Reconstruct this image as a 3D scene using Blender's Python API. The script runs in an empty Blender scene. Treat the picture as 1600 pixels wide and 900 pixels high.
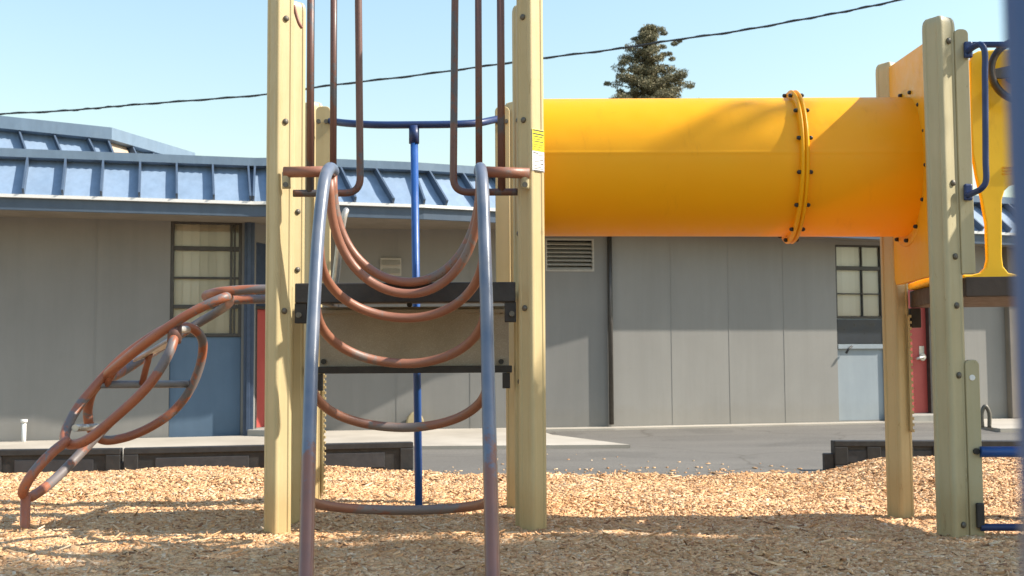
import bpy, math, random
import numpy as np
from mathutils import Vector, Matrix

random.seed(7)
RNG = np.random.default_rng(11)
scene = bpy.context.scene
COL = scene.collection
V = Vector
PI = math.pi

# ------------------------------------------------------------------ camera
FPX = 1800.0                     # focal length in pixels of the 1600 px wide photo
EYE = 0.80
PITCH = math.atan(115.0 / FPX)
cam_d = bpy.data.cameras.new("camera")
cam = bpy.data.objects.new("camera", cam_d)
COL.objects.link(cam)
cam.location = (0, 0, EYE)
ROLL = math.radians(0.36)          # the phone was held very slightly tilted
cam.rotation_euler = (Matrix.Rotation(PI / 2 + PITCH, 3, "X") @ Matrix.Rotation(-ROLL, 3, "Z")).to_euler()
cam_d.sensor_width = 36.0
cam_d.lens = 36.0 * FPX / 1600.0
cam_d.clip_start = 0.05
cam_d.clip_end = 2000.0
cam_d.dof.use_dof = True
cam_d.dof.focus_distance = 5.6
cam_d.dof.aperture_fstop = 6.0
scene.camera = cam


def ray(px, py):
    dx, dz = (px - 800.0) / FPX, (450.0 - py) / FPX
    dx, dz = dx * math.cos(ROLL) + dz * math.sin(ROLL), -dx * math.sin(ROLL) + dz * math.cos(ROLL)
    c, s = math.cos(PITCH), math.sin(PITCH)
    return V((dx, c - s * dz, s + c * dz))


def at(px, py, Y):
    d = ray(px, py)
    k = Y / d.y
    return V((d.x * k, Y, EYE + d.z * k))


def gp(px, py, z):
    d = ray(px, py)
    k = (z - EYE) / d.z
    return V((d.x * k, d.y * k, z))


# ------------------------------------------------------------------ materials
def mat(name):
    m = bpy.data.materials.new(name)
    m.use_nodes = True
    nt = m.node_tree
    b = nt.nodes["Principled BSDF"]
    return m, nt, b


def N(nt, typ, **kw):
    n = nt.nodes.new(typ)
    for k, v in kw.items():
        setattr(n, k, v)
    return n


def noise(nt, scale, detail=4, rough=0.55, dist=0.0, stretch=None, coord="Object"):
    tc = N(nt, "ShaderNodeTexCoord")
    n = N(nt, "ShaderNodeTexNoise")
    n.inputs["Scale"].default_value = scale
    n.inputs["Detail"].default_value = detail
    n.inputs["Roughness"].default_value = rough
    n.inputs["Distortion"].default_value = dist
    if stretch:
        mp = N(nt, "ShaderNodeMapping")
        mp.inputs["Scale"].default_value = stretch
        nt.links.new(tc.outputs[coord], mp.inputs["Vector"])
        nt.links.new(mp.outputs["Vector"], n.inputs["Vector"])
    else:
        nt.links.new(tc.outputs[coord], n.inputs["Vector"])
    return n


def ramp(nt, src, stops, interp="LINEAR"):
    r = N(nt, "ShaderNodeValToRGB")
    r.color_ramp.interpolation = interp
    els = r.color_ramp.elements
    while len(els) < len(stops):
        els.new(0.5)
    for e, (p, c) in zip(els, stops):
        e.position = p
        e.color = (*c, 1) if len(c) == 3 else c
    nt.links.new(src, r.inputs["Fac"])
    return r


def mixc(nt, fac, a, b, mode="MIX"):
    m = N(nt, "ShaderNodeMix", data_type="RGBA", blend_type=mode)
    if isinstance(fac, float):
        m.inputs[0].default_value = fac
    else:
        nt.links.new(fac, m.inputs[0])
    for i, s in ((6, a), (7, b)):
        if isinstance(s, tuple):
            m.inputs[i].default_value = (*s, 1)
        else:
            nt.links.new(s, m.inputs[i])
    return m.outputs[2]


def bump(nt, b, src, strength, dist=0.01):
    bp = N(nt, "ShaderNodeBump")
    bp.inputs["Strength"].default_value = strength
    bp.inputs["Distance"].default_value = dist
    nt.links.new(src, bp.inputs["Height"])
    nt.links.new(bp.outputs["Normal"], b.inputs["Normal"])


def simple(name, c1, c2, scale=6.0, rough=0.6, metallic=0.0, bumps=0.0, bscale=60.0, stretch=None, spec=0.5, bdist=0.004):
    m, nt, b = mat(name)
    n = noise(nt, scale, 5, 0.6, stretch=stretch)
    r = ramp(nt, n.outputs["Fac"], [(0.33, c1), (0.67, c2)])
    nt.links.new(r.outputs["Color"], b.inputs["Base Color"])
    n2 = noise(nt, scale * 2.3, 4)
    rr = ramp(nt, n2.outputs["Fac"], [(0.3, (max(0, rough - .1),) * 3), (0.7, (min(1, rough + .1),) * 3)])
    nt.links.new(rr.outputs["Color"], b.inputs["Roughness"])
    b.inputs["Metallic"].default_value = metallic
    b.inputs["Specular IOR Level"].default_value = spec
    if bumps:
        nb = noise(nt, bscale, 4, stretch=stretch)
        bump(nt, b, nb.outputs["Fac"], bumps, bdist)
    return m


def tube_mat(name, main, main2, worn, amount, metallic=0.0, rough=0.42):
    """dip coated steel tube, coating rubbed through to a greyer undercoat in patches"""
    m, nt, b = mat(name)
    n1 = noise(nt, 5.0, 5, 0.6)
    base = ramp(nt, n1.outputs["Fac"], [(0.3, main), (0.7, main2)])
    n2 = noise(nt, 3.3, 6, 0.65, 0.6)
    f = ramp(nt, n2.outputs["Fac"], [(amount - 0.015, (0, 0, 0)), (amount + 0.02, (1, 1, 1))])
    c = mixc(nt, f.outputs["Color"], base.outputs["Color"], worn)
    n3 = noise(nt, 70.0, 3)
    sp = ramp(nt, n3.outputs["Fac"], [(0.66, (0, 0, 0)), (0.72, (1, 1, 1))])
    c2 = mixc(nt, sp.outputs["Color"], c, tuple(x * 0.55 for x in main))
    nt.links.new(c2, b.inputs["Base Color"])
    b.inputs["Metallic"].default_value = metallic
    rr = ramp(nt, n2.outputs["Fac"], [(0.3, (rough - .1,) * 3), (0.7, (rough + .16,) * 3)])
    nt.links.new(rr.outputs["Color"], b.inputs["Roughness"])
    nb = noise(nt, 120.0, 3)
    bump(nt, b, nb.outputs["Fac"], 0.12, 0.003)
    return m


M = {}
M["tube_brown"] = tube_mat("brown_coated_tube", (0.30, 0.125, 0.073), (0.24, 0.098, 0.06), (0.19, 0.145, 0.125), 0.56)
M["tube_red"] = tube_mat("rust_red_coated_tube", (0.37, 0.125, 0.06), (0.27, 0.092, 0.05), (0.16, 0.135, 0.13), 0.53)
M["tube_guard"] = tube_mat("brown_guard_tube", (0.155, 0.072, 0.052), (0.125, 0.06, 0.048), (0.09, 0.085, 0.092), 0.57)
M["tube_blue"] = simple("blue_coated_tube", (0.015, 0.075, 0.28), (0.025, 0.10, 0.34), 8, 0.38, 0, 0.08, 90)
M["tube_navy"] = simple("navy_coated_tube", (0.012, 0.03, 0.11), (0.02, 0.045, 0.15), 8, 0.4, 0, 0.1, 90)
def post_mat(name, c1, c2):
    m, nt, b = mat(name)
    n = noise(nt, 2.2, 6, 0.65)
    r = ramp(nt, n.outputs["Fac"], [(0.3, c1), (0.7, c2)])
    # scuffs: short sharp scratches and rubbed spots
    n2 = noise(nt, 38, 4, 0.7, 0.4, stretch=(1, 1, .25))
    sc = ramp(nt, n2.outputs["Fac"], [(0.665, (1, 1, 1)), (0.70, (0.80, 0.77, 0.72))])
    c = mixc(nt, 1.0, r.outputs["Color"], sc.outputs["Color"], "MULTIPLY")
    # weather streaks running down
    n5 = noise(nt, 16, 4, 0.6, stretch=(1, 1, .05))
    st = ramp(nt, n5.outputs["Fac"], [(0.35, (0.92, 0.90, 0.86)), (0.6, (1, 1, 1))])
    c = mixc(nt, 1.0, c, st.outputs["Color"], "MULTIPLY")
    # dust kicked up from the chips near the foot
    geo = N(nt, "ShaderNodeNewGeometry")
    sx = N(nt, "ShaderNodeSeparateXYZ")
    nt.links.new(geo.outputs["Position"], sx.inputs[0])
    n4 = noise(nt, 9.0, 6, 0.75)
    ad = N(nt, "ShaderNodeMath", operation="MULTIPLY_ADD")
    nt.links.new(n4.outputs["Fac"], ad.inputs[0])
    ad.inputs[1].default_value = -0.25
    nt.links.new(sx.outputs["Z"], ad.inputs[2])
    d = ramp(nt, ad.outputs[0], [(-0.0, (0.90, 0.84, 0.76)), (0.16, (1, 1, 1))])
    c = mixc(nt, 1.0, c, d.outputs["Color"], "MULTIPLY")
    nt.links.new(c, b.inputs["Base Color"])
    rr = ramp(nt, n2.outputs["Fac"], [(0.35, (0.36,) * 3), (0.7, (0.6,) * 3)])
    nt.links.new(rr.outputs["Color"], b.inputs["Roughness"])
    nb = noise(nt, 150, 3)
    bump(nt, b, nb.outputs["Fac"], 0.06, 0.002)
    return m


M["post"] = post_mat("tan_powder_coated_post", (0.50, 0.395, 0.205), (0.56, 0.45, 0.245))
M["post_olive"] = post_mat("weathered_olive_tan_post", (0.41, 0.36, 0.215), (0.47, 0.41, 0.255))
M["deck"] = simple("black_vinyl_deck", (0.018, 0.015, 0.014), (0.035, 0.029, 0.026), 9, 0.6, 0, 0.25, 80)
M["deck_brown"] = simple("dark_brown_deck_edge", (0.05, 0.033, 0.025), (0.075, 0.05, 0.036), 9, 0.6, 0, 0.2, 80)
M["bolt"] = simple("dull_zinc_bolt", (0.10, 0.09, 0.07), (0.17, 0.15, 0.12), 90, 0.5, 0.3)
M["bolt_black"] = simple("black_bolt", (0.012, 0.012, 0.012), (0.03, 0.028, 0.026), 60, 0.5)
M["black"] = simple("black_plastic", (0.016, 0.016, 0.017), (0.032, 0.031, 0.031), 14, 0.55, 0, 0.15, 90)
M["recess"] = simple("black_timber_slot", (0.03, 0.03, 0.033), (0.045, 0.045, 0.05), 14, 0.6, 0, 0.15, 90)
M["white"] = simple("white_print", (0.74, 0.73, 0.70), (0.80, 0.80, 0.77), 40, 0.5)
M["label_yellow"] = simple("yellow_print", (0.80, 0.70, 0.02), (0.86, 0.76, 0.03), 40, 0.45)
M["ink"] = simple("dark_print", (0.03, 0.03, 0.028), (0.06, 0.055, 0.05), 60, 0.6)
M["wheel"] = simple("dark_brown_wheel", (0.028, 0.018, 0.012), (0.05, 0.034, 0.024), 30, 0.35)
M["steel"] = simple("pale_worn_steel", (0.42, 0.40, 0.37), (0.60, 0.57, 0.52), 22, 0.38, 0.55)


def plastic(name, c1, c2, rough=0.4, trans=0.08):
    m, nt, b = mat(name)
    n = noise(nt, 2.2, 5, 0.6)
    r = ramp(nt, n.outputs["Fac"], [(0.3, c1), (0.7, c2)])
    nt.links.new(r.outputs["Color"], b.inputs["Base Color"])
    n6 = noise(nt, 7.0, 7, 0.75, 0.5, stretch=(1, .35, .35))
    ds = ramp(nt, n6.outputs["Fac"], [(0.28, (0.88, 0.84, 0.80)), (0.42, (1, 1, 1))])
    n7 = noise(nt, 45, 4, 0.8, 1.2, stretch=(.25, 1, 1))
    sc = ramp(nt, n7.outputs["Fac"], [(0.69, (1, 1, 1)), (0.72, (0.86, 0.82, 0.8))])
    cc = mixc(nt, 1.0, r.outputs["Color"], ds.outputs["Color"], "MULTIPLY")
    cc = mixc(nt, 1.0, cc, sc.outputs["Color"], "MULTIPLY")
    nt.links.new(cc, b.inputs["Base Color"])
    n2 = noise(nt, 26, 6, 0.7, stretch=(1, .6, .6))
    rr = ramp(nt, n2.outputs["Fac"], [(0.3, (rough - .06,) * 3), (0.75, (rough + .16,) * 3)])
    nt.links.new(rr.outputs["Color"], b.inputs["Roughness"])
    tl = N(nt, "ShaderNodeBsdfTranslucent")            # thin moulded polyethylene lets some sun through
    nt.links.new(r.outputs["Color"], tl.inputs["Color"])
    mx = N(nt, "ShaderNodeMixShader")
    mx.inputs[0].default_value = trans
    nt.links.new(b.outputs[0], mx.inputs[1]); nt.links.new(tl.outputs[0], mx.inputs[2])
    nt.links.new(mx.outputs[0], nt.nodes["Material Output"].inputs["Surface"])
    b.inputs["Specular IOR Level"].default_value = 0.35
    nb = noise(nt, 2.5, 2)
    bump(nt, b, nb.outputs["Fac"], 0.3, 0.03)
    return m


M["tunnel"] = plastic("yellow_orange_moulded_plastic", (0.985, 0.465, 0.004), (0.99, 0.495, 0.006), 0.38, 0.2)
M["panel_y"] = plastic("amber_moulded_plastic", (0.90, 0.43, 0.012), (0.93, 0.47, 0.016), 0.36)
M["yellow"] = plastic("yellow_moulded_plastic", (0.84, 0.50, 0.012), (0.88, 0.54, 0.02), 0.34)


# riser panel : mottled tan
def mk_riser():
    m, nt, b = mat("mottled_tan_panel")
    n = noise(nt, 5, 6, 0.7)
    r = ramp(nt, n.outputs["Fac"], [(0.3, (0.31, 0.265, 0.205)), (0.7, (0.40, 0.35, 0.28))])
    n2 = noise(nt, 160, 3)
    sp = ramp(nt, n2.outputs["Fac"], [(0.5, (0.9,) * 3), (0.62, (1.04,) * 3)])
    c = mixc(nt, 1.0, r.outputs["Color"], sp.outputs["Color"], "MULTIPLY")
    nt.links.new(c, b.inputs["Base Color"])
    b.inputs["Roughness"].default_value = 0.7
    bump(nt, b, n2.outputs["Fac"], 0.3, 0.004)
    return m


M["riser"] = mk_riser()


def wall_mat(name, c1, c2):
    m, nt, b = mat(name)
    n = noise(nt, 0.9, 6, 0.62, 0.3)
    r = ramp(nt, n.outputs["Fac"], [(0.3, c1), (0.7, c2)])
    n2 = noise(nt, 4.0, 6, 0.7, stretch=(1.6, 1.6, 0.12))      # rain streaks down the board
    st = ramp(nt, n2.outputs["Fac"], [(0.3, (0.94,) * 3), (0.6, (1.01,) * 3)])
    c = mixc(nt, 1.0, r.outputs["Color"], st.outputs["Color"], "MULTIPLY")
    # splashed dirt along the foot of the wall
    geo = N(nt, "ShaderNodeNewGeometry")
    sx = N(nt, "ShaderNodeSeparateXYZ")
    nt.links.new(geo.outputs["Position"], sx.inputs[0])
    n4 = noise(nt, 5.0, 6, 0.7)
    ad = N(nt, "ShaderNodeMath", operation="MULTIPLY_ADD")
    nt.links.new(n4.outputs["Fac"], ad.inputs[0])
    ad.inputs[1].default_value = -0.35
    nt.links.new(sx.outputs["Z"], ad.inputs[2])
    d = ramp(nt, ad.outputs[0], [(-0.0, (0.96, 0.95, 0.93)), (0.12, (1, 1, 1))])
    c = mixc(nt, 1.0, c, d.outputs["Color"], "MULTIPLY")
    nt.links.new(c, b.inputs["Base Color"])
    b.inputs["Roughness"].default_value = 0.82
    b.inputs["Specular IOR Level"].default_value = 0.25
    n3 = noise(nt, 120, 5, 0.7)
    bump(nt, b, n3.outputs["Fac"], 0.22, 0.006)
    return m


M["wall"] = wall_mat("warm_grey_painted_wall", (0.218, 0.212, 0.20), (0.248, 0.241, 0.226))
M["wall_b"] = wall_mat("warm_grey_wall_sun_lightened", (0.262, 0.251, 0.231), (0.295, 0.282, 0.258))  # same paint as the other walls, lightened to suggest stronger sun


def roof_mat(name, c1, c2):
    m, nt, b = mat(name)
    n = noise(nt, 2.0, 6, 0.7, 0.5)
    r = ramp(nt, n.outputs["Fac"], [(0.3, c1), (0.72, c2)])
    n2 = noise(nt, 9.0, 5, 0.7, stretch=(1.0, 1.0, 0.2))
    st = ramp(nt, n2.outputs["Fac"], [(0.3, (0.85,) * 3), (0.65, (1.04,) * 3)])
    c = mixc(nt, 1.0, r.outputs["Color"], st.outputs["Color"], "MULTIPLY")
    nt.links.new(c, b.inputs["Base Color"])
    b.inputs["Roughness"].default_value = 0.5
    b.inputs["Metallic"].default_value = 0.0
    return m


M["roof"] = roof_mat("pale_blue_grey_metal_roofing", (0.20, 0.28, 0.39), (0.25, 0.33, 0.44))
M["roof_top"] = roof_mat("grey_blue_coping", (0.14, 0.205, 0.285), (0.18, 0.25, 0.33))
M["fascia"] = roof_mat("slate_blue_fascia", (0.06, 0.09, 0.135), (0.08, 0.115, 0.16))
M["batten"] = roof_mat("slate_shadow_batten", (0.055, 0.085, 0.135), (0.08, 0.115, 0.17))  # dark tone paints in the shadow band beside each batten
M["rust_panel"] = roof_mat("faded_orange_roof_panel", (0.50, 0.33, 0.20), (0.46, 0.40, 0.34))
M["soffit"] = simple("brown_grey_soffit", (0.20, 0.17, 0.13), (0.25, 0.21, 0.165), 3, 0.8, 0, .1, 60)
M["frame"] = simple("dark_bronze_frame", (0.035, 0.03, 0.026), (0.055, 0.05, 0.044), 20, 0.45)
M["blue_panel"] = wall_mat("slate_blue_panel", (0.085, 0.135, 0.20), (0.11, 0.165, 0.235))
M["pale_panel"] = wall_mat("pale_blue_panel", (0.275, 0.315, 0.345), (0.335, 0.375, 0.40))
M["navy"] = simple("navy_trim", (0.03, 0.05, 0.09), (0.045, 0.07, 0.12), 12, 0.45)
M["dark_blue"] = simple("near_black_blue_infill", (0.018, 0.023, 0.032), (0.026, 0.032, 0.043), 5, 0.35)
M["red"] = simple("faded_red_door_paint", (0.40, 0.062, 0.052), (0.46, 0.08, 0.066), 3, 0.5, 0, .08, 60)
M["vent"] = simple("grey_painted_louvre", (0.36, 0.335, 0.29), (0.42, 0.39, 0.34), 15, 0.6)


def mk_blind(name, a, b_):
    m, nt, b = mat(name)
    geo = N(nt, "ShaderNodeNewGeometry")
    r = ramp(nt, geo.outputs["Random Per Island"], [(0.0, a), (1.0, b_)])
    nt.links.new(r.outputs["Color"], b.inputs["Base Color"])
    b.inputs["Roughness"].default_value = 0.8
    return m


M["blind"] = mk_blind("vertical_blind_slats", (0.50, 0.435, 0.34), (0.78, 0.70, 0.58))
M["blind_pale"] = mk_blind("pale_vertical_blind_slats", (0.66, 0.645, 0.61), (0.84, 0.82, 0.78))


def mk_glass():
    m, nt, b = mat("window_glass")
    b.inputs["Base Color"].default_value = (0.9, 0.95, 0.95, 1)
    b.inputs["Roughness"].default_value = 0.05
    tr = N(nt, "ShaderNodeBsdfTransparent")
    tr.inputs["Color"].default_value = (0.97, 0.98, 0.97, 1)
    gl = N(nt, "ShaderNodeBsdfGlossy")
    gl.inputs["Roughness"].default_value = 0.06
    mx = N(nt, "ShaderNodeMixShader")
    fr = N(nt, "ShaderNodeFresnel")
    fr.inputs["IOR"].default_value = 1.45
    nt.links.new(fr.outputs[0], mx.inputs[0])
    nt.links.new(tr.outputs[0], mx.inputs[1])
    nt.links.new(gl.outputs[0], mx.inputs[2])
    nt.links.new(mx.outputs[0], nt.nodes["Material Output"].inputs["Surface"])
    return m


M["glass"] = mk_glass()


def mk_chips():
    m, nt, b = mat("wood_chip_pieces")
    geo = N(nt, "ShaderNodeNewGeometry")
    r = ramp(nt, geo.outputs["Random Per Island"],
             [(0.0, (0.17, 0.09, 0.05)), (0.03, (0.34, 0.17, 0.08)), (0.09, (0.51, 0.28, 0.135)), (0.32, (0.62, 0.37, 0.195)),
              (0.65, (0.70, 0.45, 0.25)), (0.88, (0.76, 0.54, 0.335)), (1.0, (0.82, 0.66, 0.48))])
    n = noise(nt, 0.8, 4)
    t = ramp(nt, n.outputs["Fac"], [(0.3, (0.93, 0.84, 0.72)), (0.7, (1.0, 0.98, 0.95))])
    n2 = noise(nt, 120, 3, stretch=(1, 1, 1))
    t2 = ramp(nt, n2.outputs["Fac"], [(0.3, (0.8,) * 3), (0.7, (1.1,) * 3)])
    c = mixc(nt, 1.0, r.outputs["Color"], t.outputs["Color"], "MULTIPLY")
    c = mixc(nt, 1.0, c, t2.outputs["Color"], "MULTIPLY")
    nt.links.new(c, b.inputs["Base Color"])
    b.inputs["Roughness"].default_value = 0.75
    b.inputs["Specular IOR Level"].default_value = 0.3
    return m


M["chips"] = mk_chips()


def mk_chipbed():
    m, nt, b = mat("wood_chip_bed")
    tc = N(nt, "ShaderNodeTexCoord")
    mp = N(nt, "ShaderNodeMapping")
    mp.inputs["Scale"].default_value = (28, 55, 1)
    nt.links.new(tc.outputs["Object"], mp.inputs["Vector"])
    nd = N(nt, "ShaderNodeTexNoise")
    nd.inputs["Scale"].default_value = 0.4
    vo = N(nt, "ShaderNodeTexVoronoi")
    vo.inputs["Scale"].default_value = 1.0
    nt.links.new(mp.outputs["Vector"], nd.inputs["Vector"])
    ad = N(nt, "ShaderNodeVectorMath", operation="MULTIPLY_ADD")
    nt.links.new(nd.outputs["Color"], ad.inputs[0])
    ad.inputs[1].default_value = (3, 3, 0)
    nt.links.new(mp.outputs["Vector"], ad.inputs[2])
    nt.links.new(ad.outputs[0], vo.inputs["Vector"])
    sp = N(nt, "ShaderNodeSeparateColor")
    nt.links.new(vo.outputs["Color"], sp.inputs[0])
    r = ramp(nt, sp.outputs[0], [(0, (0.18, 0.10, 0.05)), (0.5, (0.40, 0.26, 0.14)), (1, (0.55, 0.40, 0.25))])
    nt.links.new(r.outputs["Color"], b.inputs["Base Color"])
    b.inputs["Roughness"].default_value = 0.85
    bump(nt, b, sp.outputs[1], 0.6, 0.02)
    return m


M["chipbed"] = mk_chipbed()


def mk_asphalt():
    m, nt, b = mat("worn_grey_asphalt")
    n = noise(nt, 0.9, 6, 0.65, stretch=(0.5, 1.6, 1))
    r = ramp(nt, n.outputs["Fac"], [(0.3, (0.115, 0.104, 0.09)), (0.7, (0.165, 0.15, 0.128))])
    n2 = noise(nt, 90, 3)
    t2 = ramp(nt, n2.outputs["Fac"], [(0.35, (0.75,) * 3), (0.65, (1.15,) * 3)])
    c = mixc(nt, 1.0, r.outputs["Color"], t2.outputs["Color"], "MULTIPLY")
    tc = N(nt, "ShaderNodeTexCoord")
    wn = N(nt, "ShaderNodeTexNoise"); wn.inputs["Scale"].default_value = 1.7; wn.inputs["Detail"].default_value = 6
    nt.links.new(tc.outputs["Object"], wn.inputs["Vector"])
    wa = N(nt, "ShaderNodeVectorMath", operation="MULTIPLY_ADD")
    nt.links.new(wn.outputs["Color"], wa.inputs[0]); wa.inputs[1].default_value = (.5, .5, 0)
    nt.links.new(tc.outputs["Object"], wa.inputs[2])
    vo = N(nt, "ShaderNodeTexVoronoi", feature="DISTANCE_TO_EDGE"); vo.inputs["Scale"].default_value = 0.55
    nt.links.new(wa.outputs[0], vo.inputs["Vector"])
    ck = ramp(nt, vo.outputs["Distance"], [(0.002, (0.72, 0.7, 0.67)), (0.010, (1, 1, 1))])
    c = mixc(nt, 1.0, c, ck.outputs["Color"], "MULTIPLY")
    n8 = noise(nt, 1.1, 3, 0.4)
    pt = ramp(nt, n8.outputs["Fac"], [(0.60, (1, 1, 1)), (0.615, (0.88, 0.88, 0.88))])
    c = mixc(nt, 1.0, c, pt.outputs["Color"], "MULTIPLY")
    nt.links.new(c, b.inputs["Base Color"])
    b.inputs["Roughness"].default_value = 0.85
    bump(nt, b, n2.outputs["Fac"], 0.4, 0.008)
    return m


M["asphalt"] = mk_asphalt()
M["concrete"] = simple("pale_concrete", (0.35, 0.31, 0.255), (0.45, 0.405, 0.34), 1.4, 0.85, 0, .25, 60)
M["concrete_dark"] = simple("grey_concrete_step", (0.28, 0.265, 0.235), (0.36, 0.34, 0.30), 3, 0.85, 0, .25, 60)
M["cable"] = simple("black_cable", (0.02, 0.022, 0.025), (0.035, 0.037, 0.04), 4, 0.5)
M["bark"] = simple("grey_brown_bark", (0.09, 0.07, 0.05), (0.15, 0.12, 0.09), 8, 0.9, 0, .5, 20, stretch=(1, 1, .2))


def leaf_mat(name, a, b_, c_):
    m, nt, b = mat(name)
    geo = N(nt, "ShaderNodeNewGeometry")
    r = ramp(nt, geo.outputs["Random Per Island"], [(0, a), (0.5, b_), (1, c_)])
    nt.links.new(r.outputs["Color"], b.inputs["Base Color"])
    b.inputs["Roughness"].default_value = 0.7
    b.inputs["Specular IOR Level"].default_value = 0.2
    return m


M["needles"] = leaf_mat("dry_conifer_foliage", (0.14, 0.135, 0.075), (0.22, 0.195, 0.11), (0.32, 0.275, 0.17))
M["leaves"] = leaf_mat("broad_green_leaves", (0.04, 0.07, 0.02), (0.06, 0.10, 0.03), (0.09, 0.13, 0.04))


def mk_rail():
    """climber rail: brown coating near the ground, sky reflection painted in grey blue higher up"""
    m, nt, b = mat("sky_tinted_climber_rail")
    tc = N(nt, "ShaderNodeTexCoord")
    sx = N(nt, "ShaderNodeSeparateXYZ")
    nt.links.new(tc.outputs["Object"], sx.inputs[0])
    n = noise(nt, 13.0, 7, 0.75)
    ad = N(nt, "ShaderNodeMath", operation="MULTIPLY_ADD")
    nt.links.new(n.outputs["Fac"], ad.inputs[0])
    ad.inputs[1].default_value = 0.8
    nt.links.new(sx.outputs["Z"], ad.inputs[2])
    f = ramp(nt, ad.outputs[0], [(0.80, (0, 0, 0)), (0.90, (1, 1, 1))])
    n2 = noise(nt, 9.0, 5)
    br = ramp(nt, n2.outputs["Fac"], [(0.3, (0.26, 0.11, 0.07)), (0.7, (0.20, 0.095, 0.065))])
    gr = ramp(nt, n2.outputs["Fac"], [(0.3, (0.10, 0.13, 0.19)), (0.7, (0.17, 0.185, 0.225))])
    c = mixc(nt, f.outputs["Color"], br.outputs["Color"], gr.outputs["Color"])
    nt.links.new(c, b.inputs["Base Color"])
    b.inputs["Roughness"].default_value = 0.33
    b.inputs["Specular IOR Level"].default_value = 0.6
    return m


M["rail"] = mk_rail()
M["grey_tube"] = tube_mat("grey_rubbed_tube", (0.15, 0.16, 0.18), (0.19, 0.195, 0.21), (0.21, 0.155, 0.12), 0.6)


def mk_nearpole():
    m, nt, b = mat("chalky_blue_pole_paint")
    n = noise(nt, 4.0, 5, 0.6)
    r = ramp(nt, n.outputs["Fac"], [(0.3, (0.022, 0.10, 0.34)), (0.7, (0.035, 0.125, 0.38))])
    nt.links.new(r.outputs["Color"], b.inputs["Base Color"])
    b.inputs["Roughness"].default_value = 0.35
    return m


M["nearpole"] = mk_nearpole()
M["nearsleeve"] = simple("dull_brown_pole_sleeve", (0.23, 0.16, 0.13), (0.28, 0.20, 0.165), 10, 0.7)


# ------------------------------------------------------------------ mesh building
def catmull(pts, n=10, closed=False):
    pts = [V(p) for p in pts]
    L = len(pts)
    out = []
    rng = range(L) if closed else range(L - 1)
    for i in rng:
        p1, p2 = pts[i], pts[(i + 1) % L]
        p0 = pts[(i - 1) % L] if (closed or i > 0) else p1 + (p1 - p2)
        p3 = pts[(i + 2) % L] if (closed or i + 2 < L) else p2 + (p2 - p1)
        # centripetal form keeps tight bends from kinking
        t0 = 0.0
        t1 = t0 + max(1e-5, (p1 - p0).length) ** .5
        t2 = t1 + max(1e-5, (p2 - p1).length) ** .5
        t3 = t2 + max(1e-5, (p3 - p2).length) ** .5
        for k in range(n):
            t = t1 + (t2 - t1) * k / n
            a1 = p0 * ((t1 - t) / (t1 - t0)) + p1 * ((t - t0) / (t1 - t0))
            a2 = p1 * ((t2 - t) / (t2 - t1)) + p2 * ((t - t1) / (t2 - t1))
            a3 = p2 * ((t3 - t) / (t3 - t2)) + p3 * ((t - t2) / (t3 - t2))
            b1 = a1 * ((t2 - t) / (t2 - t0)) + a2 * ((t - t0) / (t2 - t0))
            b2 = a2 * ((t3 - t) / (t3 - t1)) + a3 * ((t - t1) / (t3 - t1))
            out.append(b1 * ((t2 - t) / (t2 - t1)) + b2 * ((t - t1) / (t2 - t1)))
    if not closed:
        out.append(pts[-1])
    return out


def rounded(pts, r=0.05, n=6):
    """polyline with filleted corners"""
    pts = [V(p) for p in pts]
    out = [pts[0]]
    for i in range(1, len(pts) - 1):
        a, b, c = pts[i - 1], pts[i], pts[i + 1]
        ra = min(r, (a - b).length * .45, (c - b).length * .45)
        s = b + (a - b).normalized() * ra
        e = b + (c - b).normalized() * ra
        for k in range(n + 1):
            t = k / n
            out.append(s * (1 - t) ** 2 + b * 2 * t * (1 - t) + e * t * t)
    out.append(pts[-1])
    return out


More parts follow.
